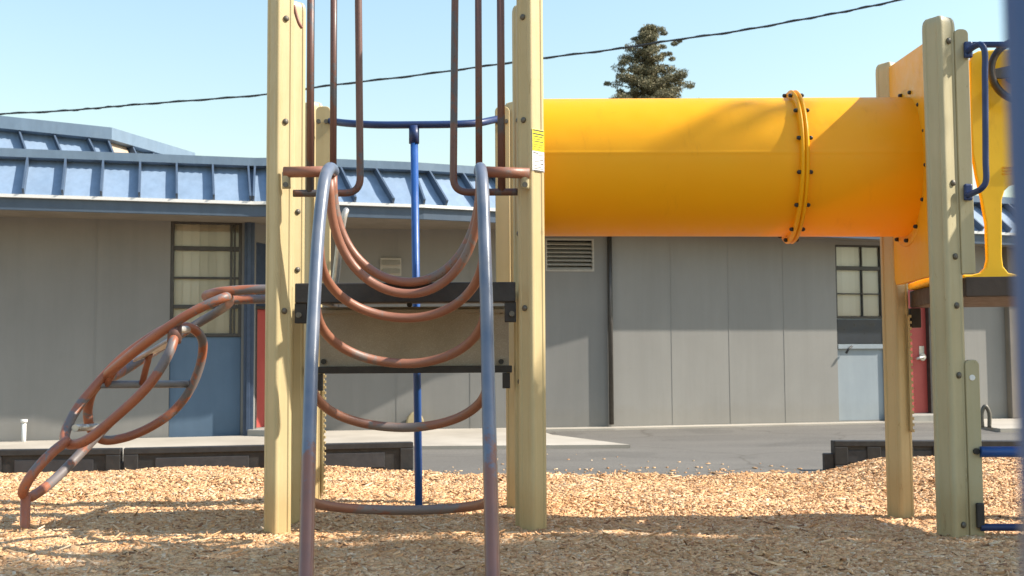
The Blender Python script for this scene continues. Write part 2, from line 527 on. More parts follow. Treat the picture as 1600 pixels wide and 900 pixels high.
class MB:
    def __init__(self):
        self.v, self.f, self.s = [], [], []

    def add(self, vs, fs, smooth=False):
        o = len(self.v)
        self.v += [tuple(p) for p in vs]
        for f in fs:
            self.f.append(tuple(i + o for i in f))
            self.s.append(smooth)
        return self

    def box(self, c, size, M_=None):
        c = V(c)
        hx, hy, hz = size[0] / 2, size[1] / 2, size[2] / 2
        R = M_ or Matrix.Identity(3)
        vs = [c + R @ V((x * hx, y * hy, z * hz)) for z in (-1, 1) for x, y in ((-1, -1), (1, -1), (1, 1), (-1, 1))]
        return self.add(vs, [(3, 2, 1, 0), (4, 5, 6, 7), (0, 1, 5, 4), (1, 2, 6, 5), (2, 3, 7, 6), (3, 0, 4, 7)])

    def hexa(self, lo, hi):
        """solid from a lower and an upper quad"""
        return self.add(list(lo) + list(hi),
                        [(3, 2, 1, 0), (4, 5, 6, 7), (0, 1, 5, 4), (1, 2, 6, 5), (2, 3, 7, 6), (3, 0, 4, 7)])

    def tube(self, pts, r, seg=14, closed=False, caps=True):
        pts = [V(p) for p in pts]
        n = len(pts)
        tang = []
        for i in range(n):
            a = pts[(i - 1) % n] if (closed or i > 0) else pts[i]
            b = pts[(i + 1) % n] if (closed or i < n - 1) else pts[i]
            t = (b - a)
            tang.append(t.normalized() if t.length > 1e-9 else V((0, 0, 1)))
        ref = V((0, 0, 1)) if abs(tang[0].z) < .9 else V((1, 0, 0))
        nrm = (ref - tang[0] * ref.dot(tang[0])).normalized()
        frames = [nrm]
        for i in range(1, n):
            q = tang[i - 1].rotation_difference(tang[i])
            nrm = q @ nrm
            nrm = (nrm - tang[i] * nrm.dot(tang[i])).normalized()
            frames.append(nrm)
        twist = 0.0
        if closed:
            q = tang[-1].rotation_difference(tang[0])
            e = q @ frames[-1]
            twist = math.atan2(tang[0].dot(e.cross(frames[0])), e.dot(frames[0]))
        vs = []
        for i in range(n):
            b = tang[i].cross(frames[i])
            tw = twist * i / n
            rr = r[i] if isinstance(r, (list, tuple)) else r
            for k in range(seg):
                a = 2 * PI * k / seg + tw
                vs.append(pts[i] + frames[i] * (math.cos(a) * rr) + b * (math.sin(a) * rr))
        fs = []
        for i in range(n if closed else n - 1):
            j = (i + 1) % n
            for k in range(seg):
                l = (k + 1) % seg
                fs.append((i * seg + k, i * seg + l, j * seg + l, j * seg + k))
        self.add(vs, fs, True)
        if caps and not closed:
            o = len(self.v) - len(vs)
            self.f.append(tuple(o + k for k in reversed(range(seg)))); self.s.append(False)
            self.f.append(tuple(o + (n - 1) * seg + k for k in range(seg))); self.s.append(False)
        return self

    def cyl(self, a, b, r, seg=16, smooth=True):
        return self.tube([V(a), V(b)], r, seg)

    def prism(self, poly, off):
        """poly: list of 3d points (one plane), extruded by vector off"""
        n = len(poly)
        off = V(off)
        vs = [V(p) for p in poly] + [V(p) + off for p in poly]
        fs = [tuple(range(n)), tuple(range(2 * n - 1, n - 1, -1))]
        fs += [(i, i + n, (i + 1) % n + n, (i + 1) % n) for i in range(n)]
        return self.add(vs, fs)

    def build(self, name, m, parent=None, bevel=0.0, seg=2):
        me = bpy.data.meshes.new(name)
        inv = None
        vs = self.v
        if parent is not None:
            inv = world_of(parent).inverted()
            vs = [tuple(inv @ V(p)) for p in vs]
        me.from_pydata(vs, [], self.f)
        me.polygons.foreach_set("use_smooth", self.s)
        me.materials.append(m)
        import bmesh
        bm = bmesh.new(); bm.from_mesh(me)
        bmesh.ops.recalc_face_normals(bm, faces=bm.faces)
        bm.to_mesh(me); bm.free()
        me.update()
        o = bpy.data.objects.new(name, me)
        COL.objects.link(o)
        if parent is not None:
            o.parent = parent
        if bevel:
            b = o.modifiers.new("bevel", "BEVEL")
            b.width = bevel; b.segments = seg; b.limit_method = "ANGLE"; b.angle_limit = math.radians(40)
            b.harden_normals = False
        return o


def world_of(o):
    m = o.matrix_basis.copy()
    p = o.parent
    while p is not None:
        m = p.matrix_basis @ m
        p = p.parent
    return m


def tag(o, label=None, cat=None, group=None, kind=None):
    if label: o["label"] = label
    if cat: o["category"] = cat
    if group: o["group"] = group
    if kind: o["kind"] = kind
    return o


def thing(name, loc, label, cat, group=None):
    o = bpy.data.objects.new(name, None)
    o.empty_display_size = 0.1
    COL.objects.link(o)
    o.location = loc
    return tag(o, label, cat, group)


# ------------------------------------------------------------------ world, sun
S = V((0.745, -0.065, 0.66)).normalized()
w = bpy.data.worlds.new("World")
scene.world = w
w.use_nodes = True
nt = w.node_tree
sky = nt.nodes.new("ShaderNodeTexSky")
sky.sky_type = "NISHITA"
sky.sun_disc = False
sky.sun_elevation = math.asin(S.z)
sky.sun_rotation = math.atan2(S.x, S.y)
sky.altitude = 20
sky.air_density = 2.0
sky.dust_density = 1.0
sky.ozone_density = 4.0
nt.links.new(sky.outputs[0], nt.nodes["Background"].inputs["Color"])
nt.nodes["Background"].inputs["Strength"].default_value = 0.135
sd = bpy.data.lights.new("sun", "SUN")
sd.energy = 5.0
sd.angle = math.radians(0.6)
sd.color = (1.0, 0.93, 0.82)
so = bpy.data.objects.new("sun", sd)
COL.objects.link(so)
so.location = (20, -4, 20)
so.rotation_euler = S.to_track_quat("Z", "Y").to_euler()
scene.view_settings.view_transform = "Standard"
scene.view_settings.look = "None"
scene.view_settings.gamma = 1.0
scene.view_settings.use_curve_mapping = False
scene.view_settings.exposure = 0.76
scene.cycles.max_bounces = 6


# ------------------------------------------------------------------ ground
def sm(a, b, x):
    t = np.clip((x - a) / (b - a), 0, 1)
    return t * t * (3 - 2 * t)


def zc(x, y):
    x = np.asarray(x, float); y = np.asarray(y, float)
    z = 0.016 * np.sin(x * 2.1 + 0.7 * np.sin(y * 1.3)) * np.sin(y * 2.7 + x * .6) + 0.009 * np.sin(x * 5.3 + y * 3.1) * np.sin(y * 6.1 - x * 2.2)
    gap = sm(-1.9, -0.9, x) * (1 - sm(2.2, 2.9, x))
    z = z - 0.035 * sm(6.3, 8.7, y) * gap
    z = z + 0.03 * sm(7.2, 8.8, y) * sm(2.3, 3.2, x)
    z = z + 0.02 * np.exp(-((x + 1.9) ** 2 / 0.3 + (y - 5.85) ** 2 / 0.08))
    
    # scooped out hollow behind the front posts, filled again towards the border
    hol = sm(5.35, 5.95, y)
    k = sm(-1.6, -.3, x)
    z = z - hol * ((1 - k) * .038 * (1 - sm(6.6, 8.0, y)) + k * .066 * (1 - .3 * sm(6.3, 7.0, y)) * (1 - sm(2.3, 2.9, x) * sm(6.4, 7.6, y)))
    z = z + 0.01
    return z


def border_line(x, side):
    return 9.0


def za(y):
    return np.where(y < 8.9, -0.075 - (8.9 - y) * .05, np.minimum(-0.075 + (y - 8.9) * .02, 0.017))


# asphalt: one sheet to the horizon
xs = np.concatenate([[-600, -60], np.linspace(-14, 16, 31), [60, 600]])
ys = np.concatenate([[-60, 2], np.linspace(7.5, 17, 40), [60, 900]])
mb = MB()
vs = [(x, y, float(za(np.array(y)))) for y in ys for x in xs]
nx = len(xs)
fs = [(j * nx + i, j * nx + i + 1, (j + 1) * nx + i + 1, (j + 1) * nx + i) for j in range(len(ys) - 1) for i in range(nx - 1)]
mb.add(vs, fs, True)
tag(mb.build("asphalt_ground", M["asphalt"]), kind="structure")

# wood chip bed sheet
FAR_L = lambda x: 9.0
xs = np.linspace(-9, 9, 181)
mb = MB()
rows = 130
vs = []
edge = 8.86 + 0.09 * np.sin(xs * 3.1) + 0.05 * np.sin(xs * 7.7 + 1)
edge = np.where((xs < -0.85) | (xs > 2.38), 9.12, edge)
for j in range(rows):
    t = j / (rows - 1)
    yy = -3 + (edge + 3) * t
    zz = zc(xs, yy)
    if j == rows - 1:
        zz = np.where((xs < -0.85) | (xs > 2.38), zz, zz - .05)
    vs += list(zip(xs, yy, zz))
nx = len(xs)
fs = [(j * nx + i, j * nx + i + 1, (j + 1) * nx + i + 1, (j + 1) * nx + i) for j in range(rows - 1) for i in range(nx - 1)]
mb.add(vs, fs, True)
tag(mb.build("wood_chip_bed", M["chipbed"]), kind="structure")


def chip_mesh(name, n, xr, yr, size, seed):
    rg = np.random.default_rng(seed)
    # constant density per picture area: more pieces close to the eye
    u = rg.random(n)
    y = 1.0 / (1 / yr[0] + (1 / yr[1] - 1 / yr[0]) * u)
    half = 0.50 * y + 0.4
    x = (rg.random(n) * 2 - 1) * half
    e = np.interp(x, xs, edge)
    ok = y < np.where((x < -0.85) | (x > 2.38), 9.0, e + .06 * rg.random(n) ** 2)
    x, y = x[ok], y[ok]
    # a few strays kicked out onto the asphalt through the gap in the border
    ns = 260
    xx = rg.uniform(-.7, 2.3, ns)
    x = np.concatenate([x, xx]); y = np.concatenate([y, np.interp(xx, xs, edge) + rg.exponential(.28, ns)])
    n = len(x)
    L = rg.uniform(.5, 1.25, n) ** 1.3 * size
    W = L * rg.uniform(.22, .5, n)
    kind = rg.random(n)
    spl = kind < .03                        # long splinters
    L[spl] = rg.uniform(.07, .15, spl.sum()); W[spl] = rg.uniform(.004, .011, spl.sum())
    fin = kind > .62                        # fines
    L[fin] *= .5; W[fin] = L[fin] * rg.uniform(.2, .6, fin.sum())
    big = (kind > .05) & (kind < .075)
    L[big] *= 1.7; W[big] *= 1.6
    T = rg.uniform(.004, .010, n)
    yaw = rg.uniform(0, PI, n)
    tilt = rg.normal(0, .17, n)
    roll = rg.normal(0, .26, n)
    z = zc(x, y) + rg.uniform(0.002, .012, n)
    out = y > np.interp(x, xs, edge) + .05
    z = np.where(out & (x > -.85) & (x < 2.45), za(y) + .006, z)
    tilt = np.where(out, 0, tilt); roll = np.where(out, 0, roll)
    base = np.array([(-1, -1, -1), (1, -.7, -1), (1, .8, -1), (-1, 1, -1), (-1, -1, 1), (1, -.7, 1), (1, .8, 1), (-1, 1, 1)], float)
    P = base[None] * np.stack([L / 2, W / 2, T / 2], -1)[:, None, :]
    P[:, :, :2] *= rg.uniform(.75, 1.1, (n, 8, 1))
    cr, sr = np.cos(roll)[:, None], np.sin(roll)[:, None]
    yv = P[:, :, 1] * cr - P[:, :, 2] * sr
    zv = P[:, :, 1] * sr + P[:, :, 2] * cr
    ct, st = np.cos(tilt)[:, None], np.sin(tilt)[:, None]
    xv = P[:, :, 0] * ct - zv * st
    zv = P[:, :, 0] * st + zv * ct
    cy, sy = np.cos(yaw)[:, None], np.sin(yaw)[:, None]
    X = xv * cy - yv * sy + x[:, None]
    Y = xv * sy + yv * cy + y[:, None]
    Z = zv + z[:, None]
    co = np.stack([X, Y, Z], -1).reshape(-1, 3)
    q = np.array([(4, 5, 6, 7), (0, 1, 5, 4), (1, 2, 6, 5), (2, 3, 7, 6), (3, 0, 4, 7)])
    F = (q[None] + (np.arange(n) * 8)[:, None, None]).reshape(-1)
    me = bpy.data.meshes.new(name)
    me.vertices.add(len(co)); me.vertices.foreach_set("co", co.reshape(-1).astype(np.float32))
    nf = n * 5
    me.loops.add(nf * 4); me.loops.foreach_set("vertex_index", F.astype(np.int32))
    me.polygons.add(nf)
    me.polygons.foreach_set("loop_start", np.arange(0, nf * 4, 4, dtype=np.int32))
    me.update(calc_edges=True)
    me.materials.append(M["chips"])
    o = bpy.data.objects.new(name, me)
    COL.objects.link(o)
    return o


o = chip_mesh("wood_chips", 430000, None, (3.4, 9.2), 0.035, 5)
tag(o, "loose tan wood chips covering the ground under the play equipment", "wood chips", kind="stuff")


# concrete walk
def slab(name, poly_xy, top, thick, m):
    mb = MB()
    mb.prism([V((x, y, top(x, y) if callable(top) else top)) for x, y in poly_xy], (0, 0, -thick))
    return tag(mb.build(name, m), kind="structure")


# building plan: wall corner points
WA = V((-7.6, 11.339, 0)); WB = V((-2.793, 12.44, 0)); WC = V((-2.60, 13.00, 0)); WD = V((1.153, 13.56, 0)); WE = V((8.2, 15.33, 0))
slab("concrete_walk", [(-8, 9.75), (-3.2, 10.55), (-1.0, 11.05), gp(985, 692, .02).to_2d()[:], gp(862, 680, .02).to_2d()[:],
                       (0.2, 13.25), (-1.0, 13.1), (-2.55, 12.9), (-2.85, 12.38), (-8, 11.2)], lambda x, y: float(za(np.array(y))) + .035, .2, M["concrete"])
slab("concrete_apron", [(-2.45, 12.72), (1.17, 13.22), (8.2, 15.0), (8.2, 15.32), (1.15, 13.55), (-2.45, 13.02)], .034, .2, M["concrete"])
slab("concrete_entry_slab", [(5.3, 12.6), (8.6, 12.9), (8.6, 14.9), (5.3, 14.15)], .040, .2, M["concrete"])


# ------------------------------------------------------------------ school building
bld = thing("school_building", (0, 13.6, 0), "low grey school building with blue metal mansard roof across the asphalt", "building")


class Wall:
    def __init__(self, a, b):
        self.a, self.b = a.copy(), b.copy()
        d = (b - a); d.z = 0
        self.u = d.normalized()
        self.n = V((self.u.y, -self.u.x, 0))     # faces the playground
        self.len = d.length

    def hit(self, px, py, off=0.0):
        d = ray(px, py)
        o = V((0, 0, EYE))
        p0 = self.a + self.n * off
        k = (p0 - o).dot(self.n) / d.dot(self.n)
        return o + d * k

    def rect(self, x0, y0, x1, y1, off=0.0):
        """picture rectangle -> (u0,u1,z0,z1) on this wall"""
        a = self.hit(x0, (y0 + y1) / 2, off); b = self.hit(x1, (y0 + y1) / 2, off)
        c = self.hit((x0 + x1) / 2, y0, off); d = self.hit((x0 + x1) / 2, y1, off)
        return (a - self.a).dot(self.u), (b - self.a).dot(self.u), d.z, c.z

    def pt(self, u, z, off):
        p = self.a + self.u * u + self.n * off
        return V((p.x, p.y, z))

    def slabv(self, mb, u0, u1, z0, z1, o0, o1):
        lo = [self.pt(u0, z0, o1), self.pt(u1, z0, o1), self.pt(u1, z0, o0), self.pt(u0, z0, o0)]
        hi = [self.pt(u0, z1, o1), self.pt(u1, z1, o1), self.pt(u1, z1, o0), self.pt(u0, z1, o0)]
        mb.hexa(lo, hi)


LW, BW, MW, RW = Wall(WA, WB), Wall(WB, WC), Wall(WC, WD), Wall(WD, WE)


def wall_with_holes(name, W, holes, z1, m, joints=(), u_end=None):
    """wall board with real openings; joints are thin raised cover strips"""
    mb = MB()
    z0 = -0.35
    L = u_end or W.len
    us = sorted({0.0, L, *[h[0] for h in holes], *[h[1] for h in holes]})
    for a, b in zip(us[:-1], us[1:]):
        h = [h for h in holes if h[0] <= a + 1e-6 and h[1] >= b - 1e-6]
        if not h:
            W.slabv(mb, a, b, z0, z1, -.16, 0)
        else:
            if h[0][2] > z0 + .01: W.slabv(mb, a, b, z0, h[0][2], -.16, 0)
            if h[0][3] < z1 - .01: W.slabv(mb, a, b, h[0][3], z1, -.16, 0)
    for u in joints:
        W.slabv(mb, u - .006, u + .006, .03, z1 - .02, .001, .003)
    return mb.build(name, m, bld)


ZW = 2.62
wl = LW.rect(265, 345, 377, 681)
wl = (wl[0], wl[1], 0.02, wl[3])
wall_with_holes("wall", LW, [wl], ZW, M["wall"], [LW.rect(150, 400, 151, 500)[0]])
rd0 = (0.04, BW.len - .02, 0.10, 2.12)
wall_with_holes("wall", BW, [rd0], ZW, M["wall"])
v1 = MW.rect(852, 373, 928, 424)
wall_with_holes("wall", MW, [v1], ZW, M["wall"], [MW.rect(x, 500, x + 1, 600)[0] for x in (620, 735)])
wr = RW.rect(1308, 383, 1381, 664)
wr = (wr[0], wr[1], 0.045, wr[3])
rdr = RW.rect(1412, 392, 1456, 655)
rdr = (rdr[0] - .35, rdr[1], 0.12, rdr[3])
if rdr[0] < wr[1] + .05: rdr = (wr[1] + .08, rdr[1], rdr[2], rdr[3])
wall_with_holes("wall", RW, [wr, rdr], ZW, M["wall_b"], [RW.rect(x, 500, x + 1, 600)[0] for x in (1050, 1140, 1226)])
# the building behind the facade: returns and flat roof deck
mb = MB()
mb.prism([V((p.x, p.y, 2.66)) for p in (WA + V((0, .25, 0)), WB + V((0, .25, 0)), WC + V((0, .25, 0)), WD + V((0, .25, 0)), WE + V((0, .25, 0)), V((8.2, 24, 0)), V((-7.6, 24, 0)))], (0, 0, -.1))
mb.build("roof_deck", M["soffit"], bld)
mb = MB()
mb.box((-7.55, 17.7, 1.1), (.15, 12.5, 3.0)); mb.box((8.12, 19.7, 1.1), (.15, 8.6, 3.0)); mb.box((.3, 24, 1.1), (15.6, .15, 3.0))
mb.build("rear_wall", M["wall"], bld)


def window_unit(W, hole, z_split, cols, rows_z, panel_m, thin, blind="blind"):
    """tall window above a painted infill panel, set into the opening"""
    u0, u1, z0, z1 = hole
    t = thin
    fr = MB()
    W.slabv(fr, u0, u0 + t, z_split, z1, -.07, -.008)
    W.slabv(fr, u1 - t, u1, z_split, z1, -.07, -.008)
    W.slabv(fr, u0 + t, u1 - t, z1 - t, z1, -.07, -.008)
    W.slabv(fr, u0 + t, u1 - t, z_split, z_split + t, -.07, -.008)
    for z, th in rows_z:
        W.slabv(fr, u0 + t, u1 - t, z - th / 2, z + th / 2, -.06, -.012)
    for u, th in cols:
        W.slabv(fr, u - th / 2, u + th / 2, z_split + t, z1 - t, -.058, -.010)
    win = fr.build("window", M["frame"], bld, .004)
    g = MB(); W.slabv(g, u0 + .01, u1 - .01, z_split + .01, z1 - .01, -.046, -.041)
    g.build("pane", M["glass"], win)
    b = MB()
    k = 0
    u = u0 + .02
    while u < u1 - .02:
        ue = min(u + .088, u1 - .01)
        d = .018
        W.slabv(b, u, u, z_split + .03, z1 - .02, -.14, -.14)
        p = [W.pt(u, z_split + .03, -.062 - d*.5), W.pt(ue + .012, z_split + .03, -.062 + d*.5), W.pt(ue + .012, z_split + .03, -.065 + d*.5), W.pt(u, z_split + .03, -.065 - d*.5)]
        q = [V((a.x, a.y, z1 - .015)) for a in p]
        b.hexa(p, q)
        u += .088
    b.build("blind", M[blind], win)
    bk = MB(); W.slabv(bk, u0 - .05, u1 + .05, z_split - .05, z1 + .05, -.24, -.20)
    bk.build("backing", M["black"], win)
    pn = MB(); W.slabv(pn, u0 + .002, u1 - .002, z0, z_split - .002, -.10, -.028)
    p = pn.build("infill_panel", panel_m, bld, .004)
    return win


zsL = LW.rect(265, 345, 377, 526)[2]
zz = lambda W, x, y: W.hit(x, y).z
uu = lambda W, x, y: (W.hit(x, y) - W.a).dot(W.u)
window_unit(LW, wl, zsL, [(uu(LW, 361, 430), .025), (uu(LW, 366.5, 430), .02)],
            [(zz(LW, 320, 388), .045), (zz(LW, 320, 434), .022), (zz(LW, 320, 479), .04)], M["blue_panel"], .035)
zsR = RW.rect(1308, 383, 1375, 497)[2]
window_unit(RW, wr, zsR, [(uu(RW, 1349, 470), .010)], [(zz(RW, 1340, 419), .05), (zz(RW, 1340, 459), .014)], M["pale_panel"], .022, "blind_pale")
# dark band and awning crank on the right infill panel
mb = MB(); a = RW.rect(1309, 499, 1380, 537); RW.slabv(mb, wr[0] + .01, wr[1] - .01, a[2], a[3], -.027, -.012)
mb.build("dark_band", M["dark_blue"], bld, .003)
mb = MB(); a = RW.rect(1309, 538, 1380, 545); RW.slabv(mb, wr[0] + .01, wr[1] - .01, a[2], a[3], -.027, .004)
mb.build("panel_rail", M["pale_panel"], bld, .003)
mb = MB(); mb.tube([RW.hit(1331, 541, .03), RW.hit(1326, 545, .05), RW.hit(1322, 552, .05)], .014, 8)
mb.build("window_handle", M["black"], bld)

# blue mullion beside the left window and the first red door
mb = MB()
a = LW.rect(378, 330, 397, 681)
LW.slabv(mb, a[0] + .02, a[1], .02, ZW - .25, .002, .06)
LW.slabv(mb, a[0] + .05, a[0] + .09, .02, ZW - .25, .06, .085)
mb.build("door_jamb", M["navy"], bld, .004)


def door(W, h, hinge_u, handle=None):
    mb = MB(); W.slabv(mb, h[0] + .03, h[1] - .05, h[2], h[3] - .03, -.09, -.05)
    d = mb.build("door", M["red"], bld, .004)
    f = MB()
    W.slabv(f, h[0], h[0] + .03, h[2], h[3], -.11, .004)
    W.slabv(f, h[1] - .05, h[1], h[2], h[3], -.11, .02)
    W.slabv(f, h[0] + .03, h[1] - .05, h[3] - .03, h[3], -.11, .004)
    f.build("frame", M["frame"], d)
    if handle:
        p = W.hit(*handle, -.05)
        q = MB()
        q.tube([p, p + W.n * .03], .045, 14)
        q.tube([p + W.n * .03, p + W.n * .07], .02, 10)
        q.tube([p + W.n * .06 - W.u * .01, p + W.n * .065 - W.u * .12 - V((0, 0, .02))], .016, 8)
        W.slabv(q, (p - W.a).dot(W.u) - .035, (p - W.a).dot(W.u) + .035, p.z - .02, p.z + .14, -.05, -.043)
        q.build("handle", M["steel"], d)
    return d


d_ = door(BW, (rd0[0], rd0[1], rd0[2], 1.42), 0)
mb = MB(); BW.slabv(mb, rd0[0], rd0[1], 1.425, rd0[3], -.10, -.04)
mb.build("transom_panel", M["navy"], bld, .004)
door(RW, rdr, 1, (1440, 558))
mb = MB(); BW.slabv(mb, -.12, BW.len - .02, -.25, .095, .004, .32)
mb.build("door_step", M["concrete_dark"], bld, .01)
mb = MB(); RW.slabv(mb, rdr[0] - .1, rdr[1] + .12, -.25, .115, .006, .30)
mb.build("door_step", M["concrete_dark"], bld, .01)


def louvre(W, h, nsl, name="vent"):
    u0, u1, z0, z1 = h
    f = MB()
    for (a, b, c, d) in ((u0, u0 + .02, z0, z1), (u1 - .02, u1, z0, z1), (u0 + .02, u1 - .02, z1 - .018, z1), (u0 + .02, u1 - .02, z0, z0 + .018)):
        W.slabv(f, a, b, c, d, -.06, .010)
    o = f.build(name, M["vent"], bld)
    s = MB()
    for k in range(nsl):
        z = z0 + .03 + (z1 - z0 - .05) * k / nsl
        hgt = (z1 - z0 - .05) / nsl
        lo = [W.pt(u0 + .02, z, .004), W.pt(u1 - .02, z, .004), W.pt(u1 - .02, z - .008, .004), W.pt(u0 + .02, z - .008, .004)]
        hi = [W.pt(u0 + .02, z + hgt * .62, -.05), W.pt(u1 - .02, z + hgt * .62, -.05), W.pt(u1 - .02, z + hgt * .62 - .008, -.05), W.pt(u0 + .02, z + hgt * .62 - .008, -.05)]
        s.hexa([lo[3], lo[2], hi[2], hi[3]], [lo[0], lo[1], hi[1], hi[0]])
    s.build("slat", M["vent"], o)
    k = MB(); W.slabv(k, u0, u1, z0, z1, -.17, -.12); k.build("backing", M["black"], o)
    return o


louvre(MW, v1, 7)
# small two louvre vent box fixed on the wall
h = MW.rect(594, 403, 627, 431)
mb = MB()
MW.slabv(mb, h[0], h[1], h[2], h[3], .002, .02)
zmid = (h[2] + h[3]) / 2
o = mb.build("vent", M["vent"], bld, .004)
mb = MB()
for za_, zb_ in ((h[2] + .025, zmid - .02), (zmid + .02, h[3] - .025)):
    lo = [MW.pt(h[0] + .02, za_, .021), MW.pt(h[1] - .02, za_, .021), MW.pt(h[1] - .02, za_, .075), MW.pt(h[0] + .02, za_, .075)]
    hi = [MW.pt(h[0] + .02, zb_, .021), MW.pt(h[1] - .02, zb_, .021), MW.pt(h[1] - .02, zb_ - .005, .028), MW.pt(h[0] + .02, zb_ - .005, .028)]
    mb.hexa(lo, hi)
mb.build("louvre_hood", M["vent"], o)
# downspout / panel seam trim on the corner
mb = MB()
a = RW.pt(.0, 0, .03)
mb.tube([V((WD.x, WD.y - .035, .06)), V((WD.x, WD.y - .035, ZW - .02))], .028, 10)
mb.build("downspout", M["frame"], bld)
# globe light under the soffit
p = MW.hit(565, 338, .22)
mb = MB()
prof = [(0.02, .07), (.085, .065), (.105, .03), (.10, -.01), (.08, -.04), (.05, -.06), (.0, -.068)]
vs, fs = [], []
for r_, z_ in prof:
    for k in range(20):
        vs.append(p + V((r_ * math.cos(k * PI / 10), r_ * math.sin(k * PI / 10), z_)))
for i in range(len(prof) - 1):
    for k in range(20):
        fs.append((i * 20 + k, i * 20 + (k + 1) % 20, (i + 1) * 20 + (k + 1) % 20, (i + 1) * 20 + k))
mb.add(vs, fs, True)
mb.tube([p + V((0, 0, .06)), p + V((0, 0, .20))], .06, 14)
mb.build("ceiling_lamp", M["white"], bld)
# made-up olive half-round standing in for a shadow patch on the mid wall
p = MW.hit(648, 661, .02)
mb = MB()
pts = [p + MW.u * (.10 * math.cos(t)) + V((0, 0, .13 * math.sin(t))) for t in [PI * k / 16 for k in range(17)]]
mb.prism(pts + [p - MW.u * .10 - V((0, 0, .12)), p + MW.u * .10 - V((0, 0, .12))], MW.n * .09)
mb.build("wall_shadow_block", M["post_olive"], bld, .015)
# dark corner post at the right end
mb = MB(); a = RW.rect(1571, 450, 1588, 655); RW.slabv(mb, a[0], a[1], .04, ZW - .3, .003, .10)
mb.build("corner_post", M["soffit"], bld, .006)


# mansard roof: one sweep along a polyline of eave points, mitred at the corners
def normals2(pl):
    out = []
    for i in range(len(pl)):
        ns = []
        for a, b in ((i - 1, i), (i, i + 1)):
            if a >= 0 and b < len(pl):
                d = pl[b] - pl[a]; d.z = 0; d.normalize()
                ns.append(V((d.y, -d.x, 0)))
        m_ = sum(ns, V((0, 0, 0))).normalized()
        out.append(m_ / max(.5, m_.dot(ns[0])))
    return out


def sweep(mb, pl, nn, prof):
    """closed profile of (outward, up) pairs swept along pl with mitred normals"""
    k = len(prof)
    vs = []
    for p, n_ in zip(pl, nn):
        vs += [p + n_ * o + V((0, 0, z)) for o, z in prof]
    fs = [(i * k + j, i * k + (j + 1) % k, (i + 1) * k + (j + 1) % k, (i + 1) * k + j) for i in range(len(pl) - 1) for j in range(k)]
    fs += [tuple(range(k)), tuple((len(pl) - 1) * k + j for j in reversed(range(k)))]
    mb.add(vs, fs)


def roof(name, pl, rise, run, secs, cop, fascia=True, fh=.12, bh=.09, odd=None):
    nn = normals2(pl)
    top = [p - n_ * run + V((0, 0, rise)) for p, n_ in zip(pl, nn)]
    sh, bt = MB(), MB()
    oddq = None
    for i, (spacing, start, skew) in enumerate(secs):
        e0, e1, t0, t1 = pl[i], pl[i + 1], top[i], top[i + 1]
        L = (e1 - e0).length
        nrm = (e1 - e0).cross(t0 - e0).normalized()
        if nrm.z < 0: nrm = -nrm
        n = int(L / .04)
        vs = []
        for j in range(n + 1):
            f = j / n
            h = nrm * (.0035 * math.cos(j * PI / 1.0) if 0 < j < n else 0)
            vs += [e0.lerp(e1, f) + h, t0.lerp(t1, f) + h]
        sh.add(vs, [(2 * j, 2 * j + 2, 2 * j + 3, 2 * j + 1) for j in range(n)], True)
        u = (e1 - e0).normalized()
        q = start
        sp_ = []
        while q < L - .03:
            if q > .03: sp_.append(q)
            q += spacing
        sp_.append(L)
        prev = (e0, t0)
        for q in sp_:
            fa = q / L
            fb = fa if q == L else max(0.0, fa - skew * rise / L)
            a, b = e0.lerp(e1, fa), t0.lerp(t1, fb)
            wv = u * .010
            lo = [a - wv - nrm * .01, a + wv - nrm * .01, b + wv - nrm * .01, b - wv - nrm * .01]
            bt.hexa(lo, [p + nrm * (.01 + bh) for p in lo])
            if odd and odd[0] == i and len([x for x in sp_ if x <= q]) == odd[1]:
                oddq = [prev[0] + u * .03, a - u * .03, b - u * .03, prev[1] + u * .03]
                oddq = [p + nrm * .012 for p in oddq], nrm
            prev = (a, b)
    rf = sh.build(name, M["roof"], bld)
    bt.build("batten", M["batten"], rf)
    c = MB(); sweep(c, top, nn, [(.13, -.0), (.13, cop), (-.2, cop + .03), (-.2, -.05)])
    c.build("coping", M["roof_top"], rf)
    if oddq:
        o = MB(); o.hexa(oddq[0], [p + oddq[1] * .006 for p in oddq[0]])
        tag(o.build("roof_panel", M["rust_panel"], rf), "faded orange roof panel")
    d = MB(); sweep(d, pl, nn, [(.035, -.02), (.035, .012), (-.05, .02), (-.05, -.02)])
    d.build("drip_edge", M["white"], rf)
    if fascia:
        g = MB(); sweep(g, pl, nn, [(0, -fh - .02), (0, -.021), (-.04, -.021), (-.04, -fh - .02)])
        g.build("fascia", M["fascia"], rf)
        g = MB(); sweep(g, pl, nn, [(-.041, -fh - .005), (-.041, -fh + .02), (-1.3, -fh + .02), (-1.3, -fh - .005)])
        g.build("soffit", M["soffit"], rf)
    return rf


E = [at(-260, 297, 10.85), at(396, 317, 11.74), at(476, 316, 11.82), at(662, 322, 12.15), at(940, 336, 13.08), at(1760, 374, 14.88)]
s0 = (at(36, 302, 11.2) - E[0]).length
roof("roof", E, .44, .46, [(.362, s0 - .362 * int(s0 / .362), .10), (.30, .2, .1), (.40, .12, .30), (.40, .25, .22), (.40, .2, .30)], .085)
# upper clerestory roof behind the left wing
T_ = [at(-200, 163, 12.4), at(166, 202, 13.3), at(292, 240, 14.7)]
nT = normals2(T_)
U = [p + n_ * .55 - V((0, 0, .75 + .14)) for p, n_ in zip(T_, nT)]
roof("upper_roof", U, .75, .55, [(.40, .10, .12), (.42, .40, .0)], .14, False, odd=(1, 1))

